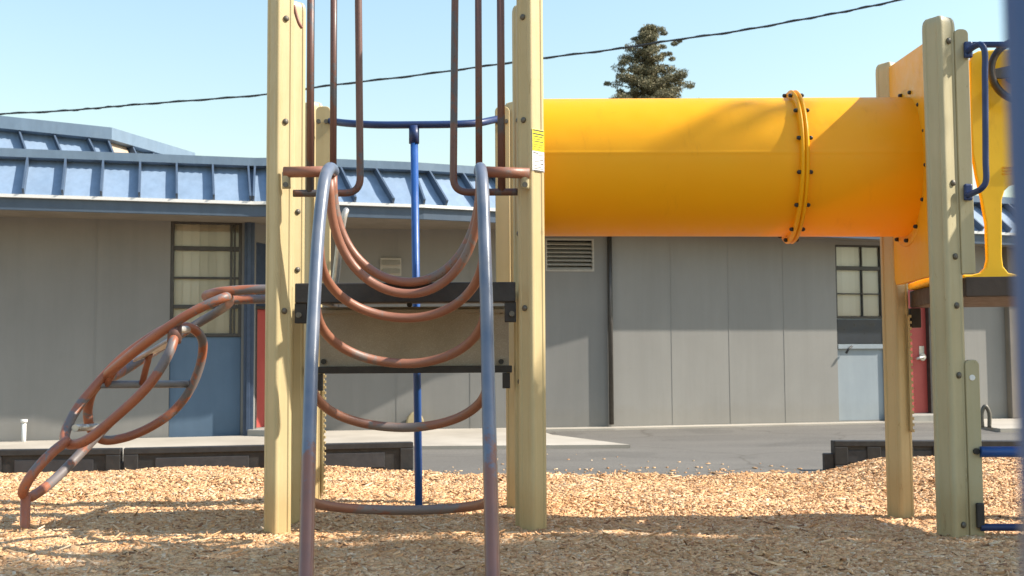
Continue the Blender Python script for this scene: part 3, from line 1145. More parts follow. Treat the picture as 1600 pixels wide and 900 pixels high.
# thin white standpipe by the wall
sp = thing("standpipe", LW.hit(37, 688, .12), "thin white standpipe standing against the grey wall", "pipe")
mb = MB(); p = LW.hit(37, 690, .12); q = LW.hit(38, 660, .12)
mb.tube([V((p.x, p.y, -.05)), V((p.x, p.y, q.z))], .022, 10)
mb.build("pipe", M["white"], sp)
mb = MB(); mb.tube([V((p.x, p.y, q.z)), V((p.x, p.y, q.z + .03))], .034, 10); mb.build("cap", M["white"], sp)
# hose bib loop on the right
a = gp(1535, 668, .04); b = gp(1546, 668, .04)
hb = thing("bike_loop", (a + b) / 2, "small grey upside down U pipe on the concrete by the right wall", "pipe loop")
mb = MB(); mb.tube(catmull([a, a + V((0, 0, .17)), (a + b) / 2 + V((0, 0, .235)), b + V((0, 0, .17)), b], 8), .022, 10)
mb.build("bent_pipe", M["bolt"], hb)

# ------------------------------------------------------------------ border timbers
def timber(a, b, top, h, label, slots=2, w=.11):
    a, b = V(a), V(b)
    u = (b - a); L = u.length; u.normalize(); n = V((u.y, -u.x, 0))
    t = thing("border_timber", (a + b) / 2, label, "border", "black plastic border timbers round the wood chips")

    def blk(mb, u0, u1, z0, z1, o0, o1):
        P = lambda uu_, z, o: V((a.x + u.x * uu_ + n.x * o, a.y + u.y * uu_ + n.y * o, z + a.z + (b.z - a.z) * uu_ / L))
        mb.hexa([P(u0, z0, o1), P(u1, z0, o1), P(u1, z0, o0), P(u0, z0, o0)], [P(u0, z1, o1), P(u1, z1, o1), P(u1, z1, o0), P(u0, z1, o0)])
    m_ = MB()
    blk(m_, 0, L, top - h, top, -w, -.018)
    blk(m_, 0, L, top - .045, top + .002, -.018, 0)
    blk(m_, 0, L, top - h - .002, top - h * .62, -.018, 0)
    sl = (L - .1) / slots
    for k in range(slots + 1):
        c = .05 + sl * k
        blk(m_, max(0, c - .055), min(L, c + .055), top - h * .62, top - .045, -.018, -.0005)
    m_.build("beam", M["black"], t, .006)
    for k in range(slots):
        m2 = MB()
        c = .05 + sl * (k + .5)
        blk(m2, c - sl * .33, c + sl * .33, top - h * .56, top - .075, -.0178, -.010)
        m2.build("slot", M["recess"], t, .003)
    st = MB()
    p = a + u * .03
    blk(st, -.075, 0.002, top - h, top - .10, -w * .8, -w * .2)
    st.build("stake_lug", M["black"], t, .006)
    return t


pA = at(-215, 706, 8.35); pB = at(188, 701, 8.62); pC = at(193, 701, 8.63); pD = at(646, 691, 9.12)
ztop = lambda p: p
timber((pA.x, pA.y, pA.z), (pB.x, pB.y, pB.z), 0, .30, "black plastic border timber left of the joint behind the loop climber")
timber((pC.x, pC.y, pC.z), (pD.x, pD.y, pD.z), 0, .34, "black plastic border timber ending behind the blue pole")
pE = at(1304, 689, 9.08); pF = at(1478, 689, 9.1); pG = at(1483, 689, 9.1); pH = at(1760, 690, 9.1)
timber(pE, pF, 0, .30, "black plastic border timber at the right edge of the asphalt gap", 3)
timber(pG, pH, 0, .30, "black plastic border timber behind the right front tower post", 3)

# ------------------------------------------------------------------ play tower (left)
def rsq(s, r, rot, n=4, rec=.004):
    """post section: rounded corner beads with a shallow channel between them on each face"""
    pts = []
    h = s / 2 - r
    for q in range(4):
        a0 = PI / 2 * q
        cx, cy = ((h, h), (-h, h), (-h, -h), (h, -h))[q]
        for k in range(n + 1):
            a = a0 + PI / 2 * k / n
            pts.append((cx + r * math.cos(a), cy + r * math.sin(a)))
        nx_, ny_ = math.cos(a0 + PI / 2), math.sin(a0 + PI / 2)     # normal of the face that follows
        tx_, ty_ = -ny_, nx_
        if rec:
            for d, e in ((-h + .008, 0), (-h + .013, rec), (h - .013, rec), (h - .008, 0)):
                pts.append((nx_ * (s / 2 - e) + tx_ * d, ny_ * (s / 2 - e) + ty_ * d))
    return [(x * math.cos(rot) - y * math.sin(rot), x * math.sin(rot) + y * math.cos(rot)) for x, y in pts]


def post(parent, X, Y, z1, rot=PI / 4, s=.097, m=None, z0=-.25):
    sec = rsq(s, .014, rot)
    n = len(sec)
    rings = [(z0, 1.0), (z1 - .055, 1.0), (z1 - .035, .985), (z1 - .018, .93), (z1 - .006, .80), (z1, .55)]
    vs, fs = [], []
    for z, k in rings:
        vs += [V((X + x * k, Y + y * k, z)) for x, y in sec]
    for i in range(len(rings) - 1):
        for k in range(n):
            fs.append((i * n + k, i * n + (k + 1) % n, (i + 1) * n + (k + 1) % n, (i + 1) * n + k))
    fs.append(tuple((len(rings) - 1) * n + k for k in range(n)))
    mb = MB(); mb.add(vs, fs, True)
    o = mb.build("post", m or M["post"], parent)
    try:
        o.data.set_sharp_from_angle(angle=math.radians(32))
    except Exception:
        pass
    return o


def bolts(parent, X, Y, rot, side, zs, m=None, s=.091, r=.0095):
    """bolt heads on the face whose normal is at rot+side*90deg"""
    n = V((math.cos(side), math.sin(side), 0))
    for z in zs:
        p = V((X, Y, z)) + n * (s / 2)
        mb = MB()
        mb.tube([p - n * .002, p + n * .006, p + n * .010, p + n * .012], [r * 1.5, r * 1.5, r * .9, r * .4], 12)
        mb.build("bolt", m or M["bolt"], parent)


def X_at(px, py, Y): return at(px, py, Y).x


YF, YM, YR = 5.42, 6.02, 6.72
FLX, FRX = X_at(434, 700, YF), X_at(832.5, 700, YF)
MLX, MRX = X_at(457, 400, YM), X_at(821, 400, YM)
RLX, RRX = X_at(487, 400, YR), X_at(806, 400, YR)
DZ0, DZ1 = 1.08, 1.175
CX = (FLX + FRX) / 2
tw = thing("play_tower", (CX, 6.0, 0), "tall tan post play tower in the middle with black deck and arch climber in front", "playground")
zp = lambda y, Y: at(800, y, Y).z
A_R, A_L = -PI / 4, -3 * PI / 4          # face directions: right-front, left-front
p1 = post(tw, FLX, YF, 3.0)
bolts(p1, FLX, YF, 0, A_R, [zp(190, YF), zp(484, YF), zp(30, YF)])
p2 = post(tw, FRX, YF, 3.0)
bolts(p2, FRX, YF, 0, A_L, [zp(190, YF), zp(482, YF), zp(30, YF)])
p3 = post(tw, MLX, YM, zp(2, YM))
bolts(p3, MLX, YM, 0, A_R, [zp(330, YM), zp(420, YM)])
p4 = post(tw, MRX, YM, zp(8, YM))
bolts(p4, MRX, YM, 0, A_L, [zp(190, YM), zp(366, YM), zp(596, YM)])
p5 = post(tw, RLX, YR, zp(158, YR))
p6 = post(tw, RRX, YR, zp(160, YR))


def ridged(parent, X, Y, z0, z1, sx):
    """row of small knock out teeth down the inner edge of a post"""
    mb = MB()
    mb.box((X, Y, (z0 + z1) / 2), (.012, .02, z1 - z0))
    z = z0
    while z < z1:
        mb.box((X + sx * .009, Y, z), (.014, .016, .015))
        z += .032
    mb.build("toothed_edge", M["post"], parent)


ridged(p5, RLX + .071, YR - .005, .05, .95, 1)


def plate(parent, X0, X1, Y, z0, z1, th=.03, m=None, holes=()):
    """rounded adapter plate beside a post"""
    mb = MB()
    w_ = X1 - X0
    r = min(.03, w_ * .4)
    pts = [V((X0, Y, z0)), V((X1, Y, z0))]
    for k in range(7):
        a = PI / 2 * k / 6
        pts.append(V((X1 - r + r * math.cos(a), Y, z1 - r + r * math.sin(a))))
    for k in range(7):
        a = PI / 2 + PI / 2 * k / 6
        pts.append(V((X0 + r + r * math.cos(a), Y, z1 - r + r * math.sin(a))))
    mb.prism(pts, (0, th, 0))
    return mb.build("mounting_plate", m or M["post"], parent, .004)


pl = plate(tw, X_at(493, 300, YR - .08), X_at(516, 300, YR - .08), YR - .08, DZ1, zp(164, YR - .08))
for px in (498, 510):
    p = at(px, 190, YR - .08)
    mb = MB(); mb.tube([p, p - V((0, .012, 0))], .013, 12); mb.build("bolt", M["bolt"], pl)
pl = plate(tw, X_at(774, 300, YR - .08), X_at(797, 300, YR - .08), YR - .08, DZ1, zp(166, YR - .08))
for px in (778, 791):
    p = at(px, 190, YR - .08)
    mb = MB(); mb.tube([p, p - V((0, .012, 0))], .013, 12); mb.build("bolt", M["bolt"], pl)

# deck
mb = MB()
xL, xR = FLX + .076, FRX - .076
mb.box(((xL + xR) / 2, YF + .02, (DZ0 + DZ1) / 2), (xR - xL, .05, DZ1 - DZ0))
mb.box(((xL + xR) / 2, (YF + 6.3) / 2 + .02, DZ1 - .032), (xR - xL - .02, 6.3 - YF - .05, .05))
mb.box((xL + .03, (YF + YR) / 2 + .02, (DZ0 + DZ1) / 2 + .01), (.04, YR - YF - .12, .06))
mb.box((xR - .03, (YF + YR) / 2 + .02, (DZ0 + DZ1) / 2 + .01), (.04, YR - YF - .12, .06))
dk = mb.build("deck", M["deck"], tw, .006)
for sx, x in ((1, xL), (-1, xR)):
    mb = MB()
    mb.box((x + sx * .025, YF + .03, DZ0 - .046), (.055, .05, .096))
    br = mb.build("deck_bracket", M["deck"], tw, .004)
    p = V((x + sx * .018, YF + .004, DZ0 - .055))
    mb = MB(); mb.tube([p, p - V((0, .014, 0))], .013, 12); mb.build("bolt", M["bolt"], br)
# riser panel with black bottom channel
x0, x1 = X_at(499, 520, YM), X_at(795, 520, YM)
z0, z1 = zp(572, YM), zp(478, YM)
mb = MB()
mb.box(((x0 + x1) / 2, YM + .02, (z0 + z1) / 2), (x1 - x0, .02, z1 - z0))
mb.box(((x0 + x1) / 2, YM + .0, z1 - .025), (x1 - x0, .03, .022))
rp = mb.build("riser_panel", M["riser"], tw, .004)
for px, py in ((506, 565), (640, 476), (783, 565), (783, 486)):
    p = at(px, py, YM + .009)
    mb = MB(); mb.tube([p, p - V((0, .012, 0))], .014, 12); mb.build("bolt", M["bolt_black"], rp)
mb = MB()
xa, xb = MLX + .074, MRX - .074
zb0, zb1 = zp(582, YM), zp(571, YM)
mb.box(((xa + xb) / 2, YM - .005, (zb0 + zb1) / 2), (xb - xa, .045, zb1 - zb0))
mb.box((X_at(497, 590, YM), YM - .004, (zb0 + zp(609, YM)) / 2), (.05, .04, zb0 - zp(609, YM) - .002))
mb.box((X_at(791, 590, YM), YM - .004, (zb0 + zp(607, YM)) / 2), (.04, .04, zb0 - zp(607, YM) - .002))
mb.build("bottom_channel", M["deck"], tw, .003)

# barrier of bent tubes each side of the climber opening
for side, xs_ in ((1, (485, 521, 562)), (-1, (783, 748, 709))):
    yb = YF + .03
    zb = zp(300, yb)
    tx = [X_at(x, 150, yb) for x in xs_]
    pxx = FLX if side > 0 else FRX
    ztop_ = 2.93
    mb = MB()
    tin = tx[2]
    mb.tube(rounded([V((pxx, yb, ztop_)), V((tin - side * .012, yb, ztop_)), V((tin + side * .004, yb, zb)), V((pxx + side * .09, yb, zb)), V((pxx + side * .06, yb, zb))], .075, 8), .0175, 14)
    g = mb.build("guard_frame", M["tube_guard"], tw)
    for k, x in enumerate(tx[:2]):
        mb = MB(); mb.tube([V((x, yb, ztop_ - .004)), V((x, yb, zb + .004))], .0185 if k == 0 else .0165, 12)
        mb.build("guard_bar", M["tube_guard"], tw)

# warning sticker wrapped on the right front post
n = V((math.cos(A_R), math.sin(A_R), 0)); t = V((-n.y, n.x, 0))
def face_patch(mb, u0, u1, z0, z1, o0, o1, X=FRX, Y=YF, n=n, t=t, s=.097):
    c = V((X, Y, 0)) + n * (s / 2)
    P = lambda u_, z, o: c + t * u_ + n * o + V((0, 0, z))
    mb.hexa([P(u0, z0, o0), P(u1, z0, o0), P(u1, z0, o1), P(u0, z0, o1)], [P(u0, z1, o0), P(u1, z1, o0), P(u1, z1, o1), P(u0, z1, o1)])
zA, zB, zC = zp(205, YF), zp(239, YF), zp(270, YF)
mb = MB(); face_patch(mb, -.040, .040, zB, zA, .0005, .0022); face_patch(mb, -.040, .040, zC, zB, .0005, .0021)
st = mb.build("warning_sticker", M["white"], tw)
mb = MB(); face_patch(mb, -.0395, .0395, zB + .001, zA - .001, .0021, .0032)
mb.build("yellow_field", M["label_yellow"], st)
mb = MB()
for y_, u0, u1, h_ in ((207, -.036, .036, .006), (212.5, -.036, .036, .006), (216.5, -.034, .03, .004), (220.5, -.034, .02, .003), (224, -.034, .034, .004), (229, -.034, .034, .0025), (232.5, -.034, .03, .0025), (236, -.034, .034, .0025)):
    face_patch(mb, u0, u1, zp(y_, YF) - h_ / 2, zp(y_, YF) + h_ / 2, .0031, .0038)
for y_, u0, u1, h_ in ((242, -.034, -.002, .004), (244.5, -.01, .034, .002), (250, -.034, -.01, .002), (252, .006, .034, .003), (255, -.03, .01, .002), (258, .012, .034, .004), (261, -.034, -.012, .003), (263.5, -.02, .02, .002), (266, -.03, .034, .002), (269, -.036, .036, .004)):
    face_patch(mb, u0, u1, zp(y_, YF) - h_ / 2, zp(y_, YF) + h_ / 2, .0021, .0029)
mb.build("printed_lines", M["ink"], st)

# bent grab handle on the deck behind the left post
mb = MB()
mb.tube(catmull([at(524, 446, 6.1), at(527, 425, 6.08), at(532, 375, 6.04), at(538, 338, 6.02), at(541, 329, 6.04), at(538, 334, 6.10), at(533, 352, 6.16), at(526, 410, 6.2), at(522, 446, 6.2)], 6), .016, 10)
mb.build("grab_handle", M["steel"], tw)
# diagonal strap at the mid left post top
mb = MB(); mb.tube(catmull([at(459, 8, YM - .09), at(463, 24, YM - .085), at(468, 38, YM - .08), at(472, 44, YM - .07)], 5), .009, 8)
mb.build("strap", M["tube_brown"], tw)

# ------------------------------------------------------------------ blue slide pole behind the tower
bp = thing("slide_pole", (X_at(654, 780, 6.42), 6.42, 0), "blue climbing pole with curved top rail behind the middle tower", "pole")
mb = MB()
mb.tube(catmull([at(515, 189, YR - .06), at(528, 191, YR - .14), at(548, 193, 6.48), at(585, 195, 6.43), at(650, 195, 6.42), at(715, 194, 6.43), at(748, 192, 6.48), at(768, 188, YR - .14), at(778, 186, YR - .06)], 8), .021, 14)
mb.build("top_rail", M["tube_navy"], bp)
mb = MB()
a, b = at(647, 205, 6.42), at(655, 800, 6.42)
mb.tube([V((a.x, 6.42, a.z)), V((b.x, 6.42, -.2))], .0215, 14)
mb.build("pole", M["tube_blue"], bp)
mb = MB(); mb.tube([V((a.x, 6.42, a.z - .07)), V((a.x, 6.42, a.z + .03))], .029, 14); mb.build("tee_sleeve", M["tube_navy"], bp)

# ------------------------------------------------------------------ arch climber in front
ac = thing("arch_climber", (X_at(624, 880, 4.4), 4.4, 0), "brown and grey arched tube climber with sagging rungs leaning up to the middle tower", "climber")
RR = .0275
Lr = [at(476, 960, 3.98), at(479, 860, 4.20), at(483, 690, 4.46), at(487, 560, 4.68), at(491, 470, 4.78), at(497, 370, 4.90), at(503, 310, 4.98), at(508, 278, 5.05), at(514, 264, 5.14), at(519, 264, 5.24), at(521, 268, 5.33)]
Rr = [at(771, 960, 3.98), at(769, 860, 4.20), at(765, 690, 4.46), at(762, 560, 4.68), at(760, 470, 4.78), at(757, 370, 4.90), at(755, 310, 4.98), at(753, 278, 5.05), at(751, 264, 5.14), at(750, 264, 5.24), at(749, 268, 5.33)]
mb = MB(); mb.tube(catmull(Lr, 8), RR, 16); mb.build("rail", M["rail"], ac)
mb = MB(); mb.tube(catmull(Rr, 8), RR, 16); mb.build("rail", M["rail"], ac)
for a, b, px in ((Lr[-1], at(444, 269, YF - .075), 448), (Rr[-1], at(827, 271, YF - .075), 820)):
    mb = MB(); mb.tube([a + (a - b).normalized() * -.0, b], .026, 14); mb.build("post_arm", M["tube_brown"], ac)
    q = at(px, 270, YF - .06)
    mb = MB()
    mb.tube(catmull([q + V((0, -.014, 0)), q + V((0, -.012, -.03)), q + V((0, -.002, -.075))], 4), .02, 10)
    bk = mb.build("arm_bracket", M["post_olive"], ac)
    p = q + V((0, -.018, -.06))
    mb = MB(); mb.tube([p, p - V((0, .012, 0))], .013, 10); mb.build("bolt", M["bolt"], bk)
rungs = [((520, 272, 5.32), (640, 441, 5.38), (750, 272, 5.32), .82, .021),
         ((515, 280, 5.17), (640, 459, 5.30), (751, 280, 5.17), .82, .021),
         ((499, 385, 4.90), (638, 497, 5.24), (756, 385, 4.90), .85, .021),
         ((493, 470, 4.79), (636, 568, 5.14), (760, 470, 4.79), .85, .021),
         ((486, 588, 4.63), (632, 668, 5.04), (763, 588, 4.63), .80, .020),
         ((481, 776, 4.33), (630, 797, 4.85), (767, 776, 4.33), .72, .020)]
for (l, c, r, pw, rad) in rungs:
    pts = []
    nn = 36
    for k in range(nn + 1):
        th = PI * k / nn
        cx = -math.cos(th)
        sd_ = math.sin(th) ** pw
        side = l if cx < 0 else r
        px = c[0] + abs(cx) * (side[0] - c[0])
        py = side[1] + (c[1] - side[1]) * sd_
        Y = side[2] + (c[2] - side[2]) * sd_
        pts.append(at(px, py, Y))
    mb = MB(); mb.tube(pts, rad, 14); mb.build("rung", M["tube_brown"], ac)

# ------------------------------------------------------------------ loop climber on the left
lc = thing("loop_climber", (X_at(40, 810, 5.53), 5.53, 0), "slanted climber of overlapping rust red tube loops left of the middle tower", "climber")
TR = .0245
def loop(name, pts, closed=True, r=TR, m="tube_red"):
    mb = MB(); mb.tube(catmull([at(*p) for p in pts], 7, closed), r, 14, closed)
    return mb.build(name, M[m], lc)
loop("top_loop", [(425, 452, 5.80), (380, 453, 5.80), (345, 456, 5.80), (327, 460, 5.9), (322, 463, 6.1), (330, 467, 6.35), (350, 469, 6.45), (390, 468, 6.5), (440, 467, 6.5)], False)
loop("loop", [(350, 465, 5.75), (300, 488, 5.72), (240, 527, 5.74), (188, 568, 5.85), (168, 586, 5.97), (178, 588, 6.1), (230, 556, 6.3), (295, 514, 6.4), (340, 487, 6.38), (357, 474, 6.15), (358, 466, 5.92)])
loop("loop", [(271, 532, 5.70), (262, 556, 5.65), (232, 602, 5.6), (180, 652, 5.6), (133, 689, 5.62), (108, 694, 5.68), (101, 682, 5.75), (117, 644, 5.85), (150, 602, 5.95), (190, 560, 6.0), (235, 527, 6.0), (263, 512, 5.92), (272, 518, 5.80)])
loop("loop", [(276, 512, 6.05), (298, 512, 6.15), (315, 528, 6.22), (315, 560, 6.28), (298, 607, 6.3), (270, 643, 6.28), (230, 670, 6.24), (190, 685, 6.18), (160, 687, 6.1), (143, 672, 6.04), (137, 645, 6.0), (143, 615, 5.97), (152, 602, 5.96)], False)
loop("loop", [(106, 688, 5.66), (84, 705, 5.58), (62, 727, 5.52), (43, 752, 5.49), (36, 769, 5.51), (44, 777, 5.57), (62, 768, 5.68), (92, 743, 5.84), (128, 706, 5.98), (160, 672, 6.06), (172, 660, 6.1)], False)
mb = MB(); p = at(40, 772, 5.53)
mb.tube([V((p.x, p.y, p.z)), V((p.x, p.y, -.25))], .023, 14); mb.build("leg", M["tube_red"], lc)
mb = MB(); mb.tube([at(150, 601, 5.95), at(296, 600, 6.3)], .020, 12); mb.build("cross_bar", M["grey_tube"], lc)
mb = MB(); mb.tube([at(117, 669, 5.78), at(152, 667, 6.05)], .018, 12); mb.build("cross_bar", M["steel"], lc)
mb = MB(); mb.tube([at(272, 516, 5.78), at(306, 513, 6.35)], .018, 12); mb.build("cross_bar", M["steel"], lc)
mb = MB(); mb.tube([at(274, 503, 5.75), at(272, 535, 5.72)], .034, 14); mb.build("sleeve", M["tube_guard"], lc)
a, b = at(207, 567, 5.9), at(268, 531, 5.9)
d = (b - a).normalized()
mb = MB(); mb.hexa([a, b, b + V((.01, .16, .0)), a + V((.03, .16, .03))], [x + V((0, 0, .022)) for x in (a, b, b + V((.01, .16, .0)), a + V((.03, .16, .03)))])
mb.build("step_plate", M["steel"], lc, .006)
for p, q in (((183, 573, 5.9), (166, 601, 5.98)), ((234, 552, 6.0), (222, 600, 6.1))):
    mb = MB(); mb.tube([at(*p), at(*q)], .017, 10); mb.build("strut", M["tube_red"], lc)

# ------------------------------------------------------------------ crawl tunnel
tn = thing("crawl_tunnel", (.95, 5.85, 1.4), "yellow orange plastic crawl tunnel joining the middle and right towers", "tunnel")
TA, TB = V((FRX - .02, 5.90, 0)), V((2.02, 5.80, 0))
TA.z = at(830, 262.5, 5.90).z; TB.z = at(1430, 261.5, 5.80).z
TRAD = .352
ax = (TB - TA).normalized()
e1 = V((-ax.y, ax.x, 0)).normalized(); e2 = ax.cross(e1)
def ring_pts(c, r, n=72): return [c + e1 * (r * math.cos(2 * PI * k / n)) + e2 * (r * math.sin(2 * PI * k / n)) for k in range(n)]
def lathe_ax(mb, prof, n=72, closed_prof=False, seam=None):
    vs, fs = [], []
    for s_, r in prof:
        c = TA + ax * s_
        for k in range(n):
            a = 2 * PI * k / n
            rr = r
            if seam is not None:
                d_ = min(abs((a - sa + PI) % (2 * PI) - PI) for sa in seam)
                rr += .0025 * max(0, 1 - d_ / .022)
            vs.append(c + e1 * (rr * math.cos(a)) + e2 * (rr * math.sin(a)))
    m_ = len(prof)
    for i in range(m_ if closed_prof else m_ - 1):
        j = (i + 1) % m_
        for k in range(n):
            fs.append((i * n + k, i * n + (k + 1) % n, j * n + (k + 1) % n, j * n + k))
    mb.add(vs, fs, True)
Lt = (TB - TA).length
sr = (X_at(1236, 262, 5.82) - TA.x) / ax.x
# seams at the front (a = pi: -e1 faces the viewer) slightly above the middle
seam = (PI - .045, .045)
for s0, s1 in ((0, sr - .012), (sr + .012, Lt - .012)):
    mb = MB()
    prof = [(s0, TRAD), (s0 + .02, TRAD), ] + [(s0 + (s1 - s0) * k / 12, TRAD) for k in range(1, 12)] + [(s1, TRAD), (s1, TRAD - .012), (s0, TRAD - .012)]
    lathe_ax(mb, prof, 288, True, seam)
    o = mb.build("tube_section", M["tunnel"], tn)
    o.data.set_sharp_from_angle(angle=math.radians(50))
def flange(s0, s1, r1, name):
    mb = MB()
    lathe_ax(mb, [(s0, TRAD - .004), (s0, r1 - .008), (s0 + .008, r1), (s1 - .008, r1), (s1, r1 - .008), (s1, TRAD - .004)], 96, True)
    o = mb.build(name, M["tunnel"], tn)
    o.data.set_sharp_from_angle(angle=math.radians(50))
    return o
f1 = flange(sr - .020, sr - .0008, TRAD + .038, "joint_flange")
f2 = flange(sr + .0008, sr + .020, TRAD + .038, "joint_flange")
f3 = flange(Lt - .022, Lt - .001, TRAD + .05, "end_flange")
def ring_bolts(parent, s_, r, n, face, rad=.0078, off=0.0):
    for k in range(n):
        a = 2 * PI * (k + off) / n
        c = TA + ax * s_ + e1 * (r * math.cos(a)) + e2 * (r * math.sin(a))
        mb = MB(); mb.tube([c, c + ax * face * .012, c + ax * face * .018], [rad * 1.3, rad * 1.3, rad * .7], 10)
        mb.build("bolt", M["bolt_black"], parent)
ring_bolts(f1, sr - .020, TRAD + .020, 14, -1, off=.5)
ring_bolts(f2, sr + .020, TRAD + .020, 14, 1, off=.5)
ring_bolts(f3, Lt - .022, TRAD + .026, 14, -1, off=.3)

# ------------------------------------------------------------------ right play tower
PR = PI / 4 - math.radians(13)
Y1, Y2 = 5.16, 6.2
Q1X, Q2X = X_at(1489, 800, Y1), X_at(1407, 790, Y2)
rt = thing("play_tower", (2.6, 5.7, 0), "right play tower with amber tunnel panel, steering wheel and olive tan posts", "playground")
zt1 = at(1478, 28, Y1).z; zt2 = at(1385, 99, Y2).z
r1 = post(rt, Q1X, Y1, zt1, PR, .108, M["post_olive"])
r2 = post(rt, Q2X, Y2, zt2, PR, .105)
sideR = -PI / 4 - math.radians(13)
bolts(r1, Q1X, Y1, 0, sideR, [at(1500, y, Y1).z for y in (68, 288, 402, 478, 586, 818)], M["bolt"], .102)
r3 = post(rt, Q1X + 1.17, Y1 - .13, zt1, PR, .108, M["post_olive"])
r4 = post(rt, Q2X + 1.17, Y2 - .13, zt2, PR, .105)
ridged(r2, Q2X + .056, Y2 - .035, .42, 1.03, 1)
# deck
mb = MB()
DR0, DR1 = 1.075, 1.165
mb.hexa([V((Q1X + .08, Y1 - .02, DR0)), V((Q1X + 1.09, Y1 - .15, DR0)), V((Q2X + 1.09, Y2 - .12, DR0)), V((Q2X + .08, Y2, DR0))],
        [V((Q1X + .08, Y1 - .02, DR1)), V((Q1X + 1.09, Y1 - .15, DR1)), V((Q2X + 1.09, Y2 - .12, DR1)), V((Q2X + .08, Y2, DR1))])
mb.build("deck", M["deck_brown"], rt, .006)
mb = MB(); mb.box((Q2X + .10, Y2 - .01, DR0 - .055), (.055, .05, .105)); mb.build("deck_bracket", M["deck"], rt, .004)
# amber panel the tunnel bolts to, with a real round hole
pd = V((Q2X - Q1X, Y2 - Y1, 0)); PL = pd.length; pd.normalize(); pn = V((-pd.y, pd.x, 0))
base = V((Q1X, Y1, 0)) + pn * .012
zlo0, zlo1 = at(1455, 427, Y1 + .05).z, at(1387, 446, Y2 - .05).z
zhi0, zhi1 = at(1455, 57, Y1 + .05).z, at(1390, 104, Y2 - .07).z
hc_u = (V((TB.x, TB.y, 0)) - base).dot(pd); hc_z = TB.z
NN = 64
inner, outer = [], []
ulo, uhi = .055, PL - .05
for k in range(NN):
    a = 2 * PI * k / NN
    ca, sa = math.cos(a), math.sin(a)
    inner.append((hc_u + (TRAD - .002) * ca, hc_z + (TRAD - .002) * sa))
    # ray to the outline
    best = 1e9
    for (axx, lim) in (("u", ulo), ("u", uhi)):
        if abs(ca) > 1e-6:
            t_ = (lim - hc_u) / ca
            if t_ > 0: best = min(best, t_)
    zl = lambda u_: zlo0 + (zlo1 - zlo0) * (u_ - ulo) / (uhi - ulo)
    zh = lambda u_: zhi0 + (zhi1 - zhi0) * (u_ - ulo) / (uhi - ulo)
    for f_ in (zl, zh):
        k0, k1 = f_(0), f_(1) - f_(0)
        den = sa - k1 * ca
        if abs(den) > 1e-6:
            t_ = (k0 + k1 * hc_u - hc_z) / den
            if t_ > 0: best = min(best, t_)
    outer.append((hc_u + best * ca, hc_z + best * sa))
mb = MB()
P3 = lambda uz, o: base + pd * uz[0] + pn * o + V((0, 0, uz[1]))
th_ = .028
vs = [P3(q, 0) for q in inner] + [P3(q, 0) for q in outer] + [P3(q, -th_) for q in inner] + [P3(q, -th_) for q in outer]
fs = []
for k in range(NN):
    l = (k + 1) % NN
    fs += [(k, l, NN + l, NN + k), (2 * NN + k, 3 * NN + k, 3 * NN + l, 2 * NN + l), (NN + k, NN + l, 3 * NN + l, 3 * NN + k), (k, 2 * NN + k, 2 * NN + l, l)]
mb.add(vs, fs)
tp = mb.build("tunnel_panel", M["panel_y"], rt, .008)
# yellow kick flange under it
mb = MB()
a0 = at(1404, 452, Y2 - .10); a1 = at(1462, 432, Y1 + .06)
lo = [V((Q1X + .03, Y1 + .07, DR1 + .002)), V((Q1X + .09, Y1 + .07, DR1 + .002)), V((Q2X + .12, Y2 - .06, DR1 + .002)), V((Q2X + .05, Y2 - .06, DR1 + .002))]
mb.hexa(lo, [p + V((0, 0, .035)) for p in lo])
mb.build("kick_flange", M["yellow"], rt, .008)
# adapter plates beside the front post
YP = Y1 - .035
plu = plate(rt, X_at(1499, 300, YP), X_at(1521, 300, YP), YP, at(1520, 428, YP).z, at(1510, 45, YP).z, .03, M["post_olive"])
pll = plate(rt, X_at(1512, 700, YP), X_at(1534.5, 700, YP), YP, -.1, at(1520, 562, YP).z, .03, M["post_olive"])
p = at(1519, 590, YP)
mb = MB(); mb.tube([p + V((0, .001, 0)), p - V((0, .003, 0))], .013, 12); mb.build("hole_plug", M["white"], pll)
p = at(1525, 705, YP)
mb = MB(); mb.tube([p, p - V((0, .012, 0))], .014, 12); mb.build("bolt", M["bolt_black"], pll)
p = at(1530, 805, YP)
mb = MB(); mb.box(p + V((0, -.012, 0)), (.035, .02, .11)); mb.build("rung_clamp", M["deck"], pll, .006)
# wheel panel
YW = Y1 + .16
W_ = lambda px, py: at(px, py, YW)
def mirror(pts, cx): return [(2 * cx - x, y) for x, y in reversed(pts)]
CXP = 1600
left = [(1505, 437), (1505, 429), (1520, 429), (1532, 426), (1540, 418), (1543, 405), (1541, 350), (1534, 310), (1526, 275), (1520, 240), (1517, 180), (1516, 96), (1520, 84), (1530, 79), (1560, 77)]
outline = left + mirror(left, CXP)
mb = MB()
poly = [W_(x, y) for x, y in outline]
